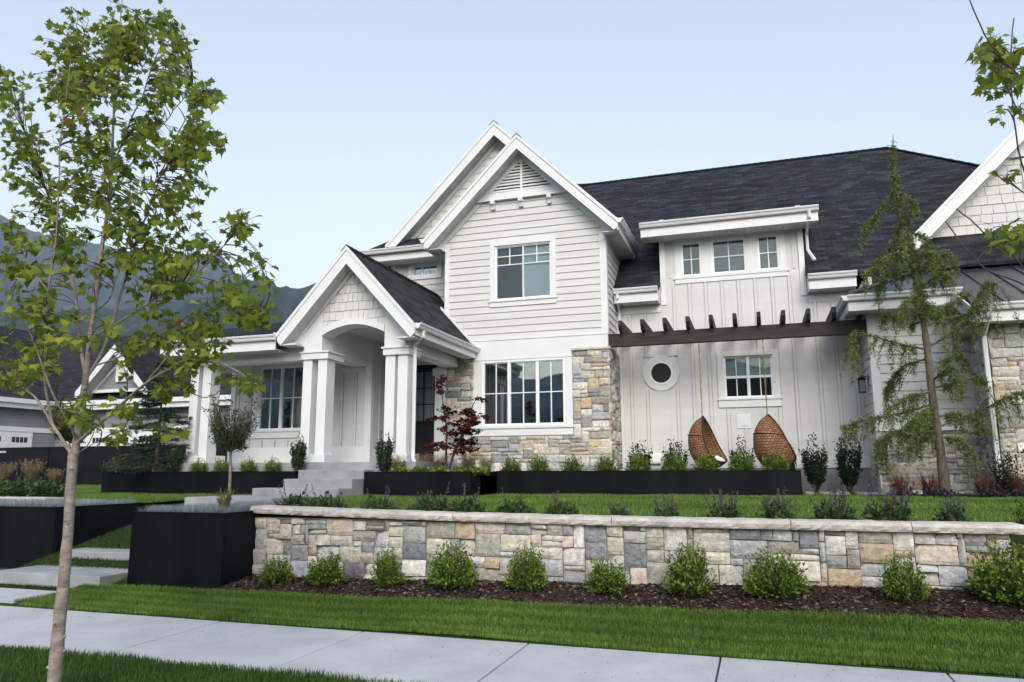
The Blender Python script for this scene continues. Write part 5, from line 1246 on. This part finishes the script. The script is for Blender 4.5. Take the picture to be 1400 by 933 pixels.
# ------------------------------------------------------------------ trees
def pxr(px, Y): return px*(Y*.98+.35)/F_PX     # photo pixels to metres, near the picture's left part
def wpts(pts, Y0, offs=None):
    """pixel polyline on the depth plane Y0, with a depth offset for each point"""
    return [at(x, y, Y0+(offs[i] if offs is not None else 0)) for i, (x, y) in enumerate(pts)]
def resample(P, n):
    P = np.array(P); s = np.r_[0, np.cumsum(np.linalg.norm(np.diff(P, axis=0), axis=1))]; t = np.linspace(0, s[-1], n)
    Q = np.stack([np.interp(t, s, P[:, k]) for k in range(3)], 1)
    for _ in range(2): Q[1:-1] = (Q[:-2]+2*Q[1:-1]+Q[2:])/4
    return Q
ML = [(.17, .235, .034), (.21, .27, .042), (.13, .19, .030), (.25, .29, .050), (.15, .21, .042)]
def maple(label, trunk, trad, branches, blobs, Y0, seed, leaf=(.042, .074), ylim=.8):
    global rng
    rng = np.random.default_rng(seed); t = thing('maple_tree', label, 'tree')
    TB = MB(); P = resample(wpts(trunk, Y0), 60); rr = np.interp(np.linspace(0, 1, 60), np.linspace(0, 1, len(trad)), trad)
    rr = rr*(1+.04*np.sin(np.arange(60)*1.9)); P = P+np.cumsum(rng.normal(0, .0022, P.shape), 0)*np.array([1, 1, .2]); TB.tube(P, list(rr), 14)
    for k in range(16):                     # knots and cut stubs
        i = int(rng.integers(3, 34)); a = rng.uniform(0, 6.28); o = np.array([math.cos(a), math.sin(a), .35]); q = P[i]+o*rr[i]*.7
        TB.tube([q, q+o*rr[i]*.35, q+o*rr[i]*.55], [rr[i]*.38, rr[i]*.30, rr[i]*.12], 7)
    nodes = [P[18:]]; dirs = [np.gradient(P, axis=0)[18:]]; BR = TB; ALL = P
    for br, r0, dy in branches:
        n = len(br); off = dy*np.linspace(0, 1, n); r0 *= .66; Q = resample(wpts(br, Y0, off), 26)
        Q += np.cumsum(rng.normal(0, .003, Q.shape), 0); near = ALL[np.argmin(((ALL-Q[0])**2).sum(1))]; Q = Q+(near-Q[0])*np.linspace(1, 0, 26)[:, None]**2; ALL = np.r_[ALL, Q]; BR.tube(Q, list(np.linspace(r0, .003, 26)), 6, cap=False)
        nodes.append(Q[4:]); dirs.append(np.gradient(Q, axis=0)[4:])
    ND = np.concatenate(nodes); DD = np.concatenate(dirs); DD /= np.linalg.norm(DD, axis=1, keepdims=True)+1e-9
    LP = []; LD = []; LC = []; TW = MB()
    for cx, cy, rx, ry, n in blobs:
        for _ in range(int(n*(1.0 if seed == 300 else .72)+.5)):
            q = rng.normal(0, .5, 2); q = np.clip(q, -1.15, 1.15); tgt = at(cx+q[0]*rx, cy+q[1]*ry, Y0)
            d2 = ((ND[:, [0, 2]]-tgt[[0, 2]])**2).sum(1)+.02*np.maximum(0, ND[:, 2]-tgt[2]+.05)*20; j = np.argmin(d2+rng.uniform(0, .03, len(d2)))
            root = ND[j]; tgt = np.array([tgt[0], np.clip(root[1]+rng.normal(0, .32), Y0-ylim, Y0+ylim), tgt[2]])
            # keep it where the blob was seen although the depth moved
            k = tgt[1]/Y0; tgt[0] *= k; tgt[2] = CAM_H+(tgt[2]-CAM_H)*k
            L = np.linalg.norm(tgt-root); c = root+DD[j]*min(L, .5)*.22+(tgt-root)*.35; s = np.linspace(0, 1, 8)
            Q = ((1-s)**2)[:, None]*root+(2*s*(1-s))[:, None]*c+(s**2)[:, None]*tgt; TW.tube(Q, list(np.linspace(.0045, .0018, 8)), 4, cap=False)
            m = rng.integers(5, 10); u = np.concatenate([np.ones(2), rng.uniform(.45 if L < .5 else .6, 1, m)])
            base = np.stack([np.interp(u, s, Q[:, a]) for a in range(3)], 1); td = Q[-1]-Q[-3]; td /= np.linalg.norm(td)+1e-9
            dv = td*.5+rnd(len(u), .75)+np.array([0, 0, -.25]); dv /= np.linalg.norm(dv, axis=1, keepdims=True)
            pet = base+dv*rng.uniform(.02, .06, (len(u), 1)); LP.append(pet); LD.append(dv+np.array([0, 0, -.35])); LC.append(np.full(len(u), (cy-250)/400))
            for a, b in zip(base, pet): TW.tube([a, b], .0012, 3, cap=False)
    LP, LD, LC = np.concatenate(LP), np.concatenate(LD), np.concatenate(LC); n = len(LP)
    V, F = leaves(MAPLE_V, MAPLE_F, LP, LD, rnd(n, .55)+np.array([0, 0, .9]), rng.uniform(*leaf, n))
    c = np.asarray(ML)[rng.integers(0, len(ML), n)]*(1+rng.normal(0, .16, (n, 1))); y = (rng.random(n) < .10+.22*np.clip(LC, 0, 1))
    c[y] = c[y]*.35+np.array([.38, .40, .05])*.65; c[rng.random(n) < .006] = (.20, .10, .03)
    tr = TB.build('trunk', bark if seed == 300 else twig_m, t, smooth=True); TW.build('twig', twig_m, t, recalc=False)
    o = mesh_np('crown', V, F, leaf_m, t, np.repeat(np.clip(c, .004, .6), len(MAPLE_V), 0))
    return t
p_ = .0054
trunkL = [(71, 975), (75, 933), (88, 800), (99, 650), (108, 590), (113, 545), (119, 505), (125, 444), (133, 390), (143, 300), (150, 250), (154, 200), (158, 120), (165, 40), (168, 0), (171, -45)]
tradL = [.046, .044, .040, .035, .032, .027, .022, .018, .016, .014, .012, .010, .008, .006, .004, .003]
brL = [([(101, 622), (66, 571), (48, 543), (8, 514), (-30, 505)], .022, .3), ([(66, 571), (58, 520), (61, 450), (64, 393), (77, 333), (80, 295), (83, 206), (94, 126), (100, 80)], .017, -.35),
       ([(104, 606), (91, 577), (71, 537), (50, 480), (30, 430)], .017, -.5), ([(114, 611), (154, 569), (186, 537), (211, 514), (249, 497), (286, 491), (325, 508), (352, 525)], .021, -.25),
       ([(115, 513), (106, 473), (103, 427), (95, 360), (60, 260), (20, 150), (8, 100)], .022, .5), ([(122, 513), (143, 484), (151, 456), (165, 400), (185, 330), (215, 250), (240, 180), (270, 140)], .020, .45),
       ([(128, 470), (140, 461), (194, 424), (237, 396), (283, 358), (309, 330), (325, 303)], .013, -.3), ([(154, 500), (215, 470), (251, 441), (300, 410), (349, 375), (362, 372)], .011, .3),
       ([(126, 430), (151, 410), (160, 375), (174, 341), (181, 300), (195, 250)], .012, .6), ([(60, 405), (28, 347), (0, 295), (-20, 250)], .009, .4), ([(152, 240), (166, 200), (194, 140), (211, 94), (243, 28)], .010, -.35),
       ([(146, 270), (200, 190), (229, 165), (262, 120)], .008, .3), ([(146, 300), (220, 246), (249, 183), (269, 131), (290, 110)], .009, -.3), ([(156, 150), (120, 110), (100, 60), (95, 40)], .008, .3), ([(152, 210), (130, 160), (118, 110)], .007, -.4), ([(160, 110), (190, 60), (205, 20)], .007, .3),
       ([(186, 537), (240, 530), (280, 545), (330, 515)], .007, .1), ([(211, 514), (260, 455), (310, 440), (360, 430)], .008, .15), ([(101, 622), (140, 600), (165, 590), (200, 592)], .005, -.1)]
blL = [(160, 45, 80, 38, 52), (105, 85, 50, 40, 28), (150, 110, 75, 45, 46), (232, 42, 22, 35, 13), (90, 130, 42, 45, 24), (15, 115, 30, 35, 15), (25, 190, 38, 60, 24), (110, 200, 65, 50, 34), (185, 190, 55, 60, 30), (228, 105, 25, 40, 13),
       (275, 128, 32, 24, 14), (288, 190, 22, 45, 13), (245, 215, 45, 40, 20), (60, 270, 60, 40, 28), (160, 280, 75, 40, 36), (255, 280, 38, 35, 18), (45, 350, 50, 50, 26), (120, 350, 60, 45, 20), (205, 340, 55, 35, 26), (265, 335, 32, 25, 12),
       (327, 303, 24, 15, 9), (356, 372, 16, 9, 5), (230, 400, 55, 40, 24), (310, 400, 40, 25, 12), (345, 432, 30, 24, 16), (285, 440, 45, 25, 14), (38, 430, 42, 40, 20), (100, 450, 45, 30, 9), (195, 470, 55, 32, 22), (55, 490, 42, 38, 16), (262, 480, 32, 18, 9),
       (115, 562, 22, 24, 8), (92, 560, 16, 18, 4), (20, 520, 20, 18, 7), (230, 525, 26, 18, 8), (165, 592, 20, 10, 4), (238, 588, 14, 9, 3), (345, 520, 16, 8, 4), (310, 515, 12, 5, 2), (175, 560, 18, 12, 3)]
maple('slender young street maple with green-yellow leaves at the left of the photo', trunkL, tradL, brL, blL, 4.15, 300)
# the maple on the right stands outside the picture, its twigs reach in
trunkR = [(1560, 1120), (1555, 1000), (1548, 800), (1540, 600), (1530, 400), (1520, 200), (1510, 0), (1500, -200)]
brR = [([(1525, 300), (1470, 200), (1400, 108), (1363, 60), (1340, 15), (1331, -10)], .011, -.2), ([(1528, 360), (1440, 240), (1400, 160), (1385, 130), (1372, 110), (1360, 80)], .009, .2), ([(1535, 500), (1430, 300), (1392, 230), (1384, 150), (1383, 70), (1386, 35)], .009, .1),
       ([(1538, 560), (1450, 420), (1400, 360), (1360, 330), (1320, 293), (1307, 284)], .010, -.2), ([(1540, 600), (1440, 420), (1400, 390), (1345, 375), (1300, 322), (1291, 308)], .009, .2), ([(1532, 460), (1440, 300), (1400, 262), (1375, 250), (1362, 235)], .006, .1)]
blR = [(1362, 62, 20, 16, 7), (1340, 70, 14, 7, 3), (1358, 100, 12, 9, 4), (1390, 65, 10, 9, 3), (1376, 112, 10, 8, 3), (1368, 155, 12, 4, 2), (1395, 150, 8, 8, 2), (1358, 125, 8, 6, 2), (1370, 236, 14, 4, 2), (1375, 310, 20, 12, 4), (1395, 330, 14, 12, 4), (1455, 120, 40, 90, 30), (1475, 320, 50, 80, 30), (1570, 80, 70, 120, 70), (1560, 330, 80, 90, 50), (1400, 300, 8, 6, 2), (1397, 108, 6, 6, 2)]
maple('bare-twigged maple reaching in from the right edge of the photo', trunkR, [.05, .048, .044, .038, .03, .022, .014, .006], brR, blR, 4.4, 301, (.042, .068))

def cedar(label, Y0):
    global rng
    rng = np.random.default_rng(310); t = thing('weeping_cedar', label, 'tree')
    tr = resample(wpts([(1292, 678), (1289, 640), (1283, 600), (1275, 545), (1268, 480), (1260, 420), (1252, 370), (1243, 320), (1231, 285), (1224, 255), (1221, 215), (1221, 183)], Y0), 50)
    rr = np.interp(np.linspace(0, 1, 50), [0, .1, .35, .6, .8, .92, 1], [.10, .082, .064, .048, .03, .016, .006])
    TB = MB(); TB.tube(tr, list(rr*(1+.06*np.sin(np.arange(50)*2.3))), 12); BR = TW = TB; P = []; D = []
    def needles(Q, dens, spread):
        n = max(3, int(dens*np.linalg.norm(np.diff(Q, axis=0), axis=1).sum())); u = rng.random(n)*(len(Q)-1); i = u.astype(int).clip(0, len(Q)-2); f = (u-i)[:, None]
        p = Q[i]*(1-f)+Q[i+1]*f; d = Q[i+1]-Q[i]; d /= np.linalg.norm(d, axis=1, keepdims=True)+1e-9
        P.append(p+rnd(n, spread)); D.append(d*.5+rnd(n, .8))
    br = [([(1224, 255), (1210, 280), (1195, 298), (1180, 318)], .2, .5), ([(1226, 262), (1240, 268), (1251, 278), (1251, 290)], -.2, .4), ([(1236, 300), (1220, 330), (1214, 342)], .2, .6), ([(1243, 318), (1262, 322), (1278, 342)], .3, .45),
          ([(1250, 360), (1225, 345), (1205, 355), (1180, 378)], -.5, .6), ([(1252, 365), (1275, 355), (1295, 345), (1310, 360)], .4, .6), ([(1254, 380), (1215, 372), (1195, 400)], .6, .5), ([(1256, 395), (1290, 372), (1300, 380)], -.6, .5), ([(1250, 350), (1266, 345), (1282, 350)], -.4, .4),
          ([(1262, 440), (1240, 445), (1215, 425), (1205, 440)], .7, .4), ([(1268, 478), (1240, 473), (1203, 463), (1171, 453), (1158, 468)], -.3, .85), ([(1270, 474), (1299, 458), (1322, 433), (1338, 405), (1350, 383), (1366, 390)], -.3, .9), ([(1267, 446), (1286, 437), (1322, 430), (1361, 426), (1372, 436)], .5, .6),
          ([(1264, 432), (1300, 415), (1325, 400)], .6, .35), ([(1270, 490), (1235, 500), (1218, 520), (1210, 540)], .7, .5), ([(1272, 510), (1310, 480), (1322, 500)], .7, .4), ([(1273, 536), (1239, 543), (1213, 560)], -.6, .6), ([(1280, 530), (1310, 523), (1337, 515), (1350, 522)], -.4, .6), ([(1276, 520), (1300, 500), (1312, 520)], -.7, .4),
          ([(1277, 552), (1250, 560), (1220, 568), (1186, 572), (1150, 586)], -.4, .55), ([(1286, 583), (1318, 571), (1353, 556), (1378, 541), (1402, 535), (1425, 545)], -.3, .75), ([(1284, 570), (1310, 565), (1335, 575), (1345, 590)], .7, .5),
          ([(1283, 590), (1250, 590), (1222, 592), (1198, 606)], -.5, .7), ([(1283, 585), (1245, 582), (1215, 596), (1200, 615)], .6, .7), ([(1281, 575), (1255, 575), (1235, 590)], -.9, .5), ([(1286, 600), (1260, 600), (1240, 615)], -.3, .55), ([(1286, 598), (1305, 600), (1322, 607), (1330, 622)], -.6, .5), ([(1284, 590), (1265, 585), (1250, 600)], .9, .5), ([(1279, 560), (1262, 565), (1248, 575)], -.9, .4),
          ([(1240, 310), (1232, 330), (1236, 352)], -.5, .5), ([(1258, 405), (1240, 410), (1228, 430)], -.8, .5), ([(1260, 415), (1275, 418), (1285, 432)], -.8, .4)]
    for pts, dy, hang in br:
        n = len(pts); Q = resample(wpts(pts, Y0, dy*1.3*np.linspace(0, 1, n)), 22); BR.tube(Q, list(np.linspace(.022, .006, 22)), 5, cap=False); needles(Q[3:], 260, .030)
        Ltot = np.linalg.norm(np.diff(Q, axis=0), axis=1).sum()
        for k in range(int(7+Ltot*14)):
            u = rng.uniform(.15, 1); i = int(u*21*.999); q = Q[i]; L = hang*rng.uniform(.25, 1.0)*(.6+.4*u); a = rng.uniform(0, 6.28); o = np.array([math.cos(a), math.sin(a), 0])*L*.22; dirn = (Q[min(i+1, 21)]-Q[max(i-1, 0)]); dirn /= np.linalg.norm(dirn)
            s = np.linspace(0, 1, 6)[:, None]; W2 = q+s*(o+dirn*L*.22)+(s**1.6)*np.array([0, 0, -L])+(s*(1-s))*np.array([0, 0, L*.2]); W2[1:] += rnd(5, .012); TW.tube(W2, list(np.linspace(.005, .002, 6)), 4, cap=False); needles(W2, 185, .018)
    for k in range(240):                    # short growth hugging the upper stem
        u = rng.uniform(.50, .985); i = int(u*49); q = tr[i]; L = (.50*(1-u)+.10)*rng.uniform(.5, 1.2); a = rng.uniform(0, 6.28); s = np.linspace(0, 1, 5)[:, None]; W2 = q+s*np.array([math.cos(a), math.sin(a), 0])*L*.42+(s**1.4)*np.array([0, 0, -L*.9]); needles(W2, 200, .024)
    P, D = np.concatenate(P), np.concatenate(D); n = len(P)
    V, F = leaves([(0, 0, 0), (.13, .5, .02), (0, 1, 0), (-.13, .5, .02)], OVAL_F, P, D, rnd(n), rng.uniform(.038, .075, n))
    cols = [(.13, .185, .045), (.16, .21, .055), (.10, .145, .04), (.19, .23, .065), (.08, .115, .04)]
    TB.build('trunk', darkbark, t, smooth=True); mesh_np('foliage', V, F, needle_m, t, tints(n, 4, cols))
    return t
cedar('tall thin weeping cedar with drooping green branches before the right wing', 15.95)

def spruce(label, base, H, Rr, seed, cols):
    global rng
    rng = np.random.default_rng(seed); t = thing('spruce', label, 'tree', tuple(base)); TB = MB(); TB.tube([(0, 0, -.03), (.01, 0, H*.5), (0, .01, H)], [.05, .03, .006], 8); BR = TB; P = []; D = []
    for k in range(125):
        h = H*(.06+.92*rng.random()**1.15); L = Rr*(1-h/H)**.75*rng.uniform(.6, 1.15)+.06; a = rng.uniform(0, 6.28); s = np.linspace(0, 1, 7)[:, None]; o = np.array([math.cos(a), math.sin(a), 0])
        Q = np.array([0, 0, h])+s*o*L+(s*s)*np.array([0, 0, .12*L])-s*np.array([0, 0, .22*L]); BR.tube(Q, list(np.linspace(.009, .003, 7)), 4, cap=False)
        m = int(190*L/Rr+40); u = rng.random(m)**.8; p = np.stack([np.interp(u, s[:, 0], Q[:, c]) for c in range(3)], 1); sd = np.array([-o[1], o[0], 0])*rng.choice([-1, 1], m)[:, None]
        w = rng.uniform(0, .20, (m, 1))*L*(1-u[:, None]*.7); P.append(p+sd*w+rnd(m, .012)-np.array([0, 0, 1])*w*.3); D.append(o*.7+sd*.7+rnd(m, .35))
    P, D = np.concatenate(P), np.concatenate(D); n = len(P); V, F = leaves([(0, 0, 0), (.16, .5, .03), (0, 1, 0), (-.16, .5, .03)], OVAL_F, P, D, rnd(n, .4)+np.array([0, 0, 1]), rng.uniform(.05, .09, n))
    TB.build('trunk', darkbark, t, recalc=False); mesh_np('foliage', V, F, needle_m, t, tints(n, 4, cols)); return t
b = at(213, 641, 14.2); spruce('dark green young spruce in the left porch planter', (b[0], 14.2, 1.48), 2.75, .95, 320, [(.036, .07, .044), (.05, .09, .052), (.026, .052, .034), (.07, .105, .065)])

def standard(label, base, H, rx, rz, seed, cols, lean=0):
    """ball-headed tree on a bare stem"""
    global rng
    rng = np.random.default_rng(seed); t = thing('standard_tree', label, 'tree', tuple(base)); TB = MB(); c = np.array([lean, 0, H]); TB.tube([(0, 0, -.03), (.008, 0, H*.4), (lean*.6-.004, .004, H*.75), (lean, 0, H+.1)], [.024, .021, .019, .014], 8); BR = TB; P = []; D = []
    for k in range(190):
        a = rng.uniform(0, 6.28); z = rng.uniform(-.45, 1); e = math.sqrt(max(0, 1-z*z)); kk = rng.uniform(.7, 1.1)*(1.22 if z > .3 and rng.random() < .25 else 1); wd = .50+.62*(z+.35)/1.35; tip = c+np.array([math.cos(a)*(e*.45+.55)*rx*wd, math.sin(a)*(e*.45+.55)*rx*wd, z*rz])*kk*(1 if rng.random() < .7 else rng.uniform(.4, 1))+np.array([0, 0, .05*rng.random()])
        root = np.array([lean, 0, H-rz*.55+rng.uniform(0, .3)*rz]); s = np.linspace(0, 1, 7)[:, None]; m = (root+tip)/2+np.array([math.cos(a)*rx*.18, math.sin(a)*rx*.18, -.02]); Q = (1-s)**2*root+2*s*(1-s)*m+s*s*tip; BR.tube(Q, list(np.linspace(.006, .002, 7)), 4, cap=False)
        u = rng.uniform(.3, 1.02, 26); P.append(np.stack([np.interp(u, s[:, 0], Q[:, i]) for i in range(3)], 1)+rnd(26, .022)); D.append((tip-root)/np.linalg.norm(tip-root)*.5+rnd(26, .8))
    P, D = np.concatenate(P), np.concatenate(D); n = len(P); V, F = leaves(OVAL_V, OVAL_F, P, D, rnd(n, .6)+np.array([0, 0, 1]), rng.uniform(.030, .050, n)); TB.build('trunk', MATS['maple_bark'], t, smooth=True)
    mesh_np('crown', V, F, shrub_m, t, tints(n, 4, cols)); return t
b = at(311, 702, 9.0); standard('ball-headed standard tree on a thin stem in the right planter', (b[0], 9.0, .97), 1.12, .42, .52, 330, [(.045, .075, .034), (.06, .095, .042), (.032, .052, .026), (.08, .115, .055)], -.01)
b = at(88, 692, 10.2); standard('ball-headed standard tree behind the maple trunk in the left planter', (b[0], 10.2, .94), 1.36, .46, .44, 331, [(.020, .036, .020), (.030, .05, .026), (.016, .028, .016)], -.03)

def red_maple(base):
    global rng
    rng = np.random.default_rng(340); t = thing('japanese_maple', 'small dark red maple with layered branches in front of the door planter', 'tree', tuple(base)); TB = MB(); P = []; D = []
    stems = [[(0, 0, 0), (-.04, 0, .45), (-.03, .02, .95), (-.12, 0, 1.5), (-.16, .02, 2.05)], [(0, 0, 0), (.10, .02, .4), (.28, 0, .8), (.42, .02, 1.25), (.62, .0, 1.65)], [(.03, 0, .1), (.18, -.1, .55), (.42, -.1, .95), (.70, -.1, 1.2)]]
    for st in stems: Q = resample(st, 20); TB.tube(Q, list(np.linspace(.026, .006, 20)), 7)
    BR = TB
    for st in stems:
        Q = resample(st, 20)
        for k in range(13):
            i = rng.integers(6, 20); q = Q[i]; a = rng.uniform(0, 6.28); L = rng.uniform(.18, .55)*(1.15-i/26); o = np.array([math.cos(a), math.sin(a)*.8, 0]); s = np.linspace(0, 1, 6)[:, None]
            B2 = q+s*o*L+s*(1-s)*np.array([0, 0, .12])-s*s*np.array([0, 0, .03]); BR.tube(B2, list(np.linspace(.006, .002, 6)), 4, cap=False)
            m = int(30+70*L); u = rng.random(m)**.7; p = np.stack([np.interp(u, s[:, 0], B2[:, c]) for c in range(3)], 1); P.append(p+rnd(m)*np.array([.055, .055, .018])); D.append(o*.5+rnd(m, .7)-np.array([0, 0, .35]))
    P, D = np.concatenate(P), np.concatenate(D); n = len(P); V, F = leaves(MAPLE_V, MAPLE_F, P, D, rnd(n, .4)+np.array([0, 0, 1]), rng.uniform(.045, .08, n)); TB.build('trunk', twig_m, t)
    mesh_np('crown', V, F, leaf_m, t, tints(n, len(MAPLE_V), [(.085, .024, .026), (.12, .032, .030), (.055, .018, .022), (.17, .045, .035)])); return t
b = at(612, 641, 14.7); red_maple((b[0], 14.7, 1.44)).scale = (1.08, 1.08, 1.02)
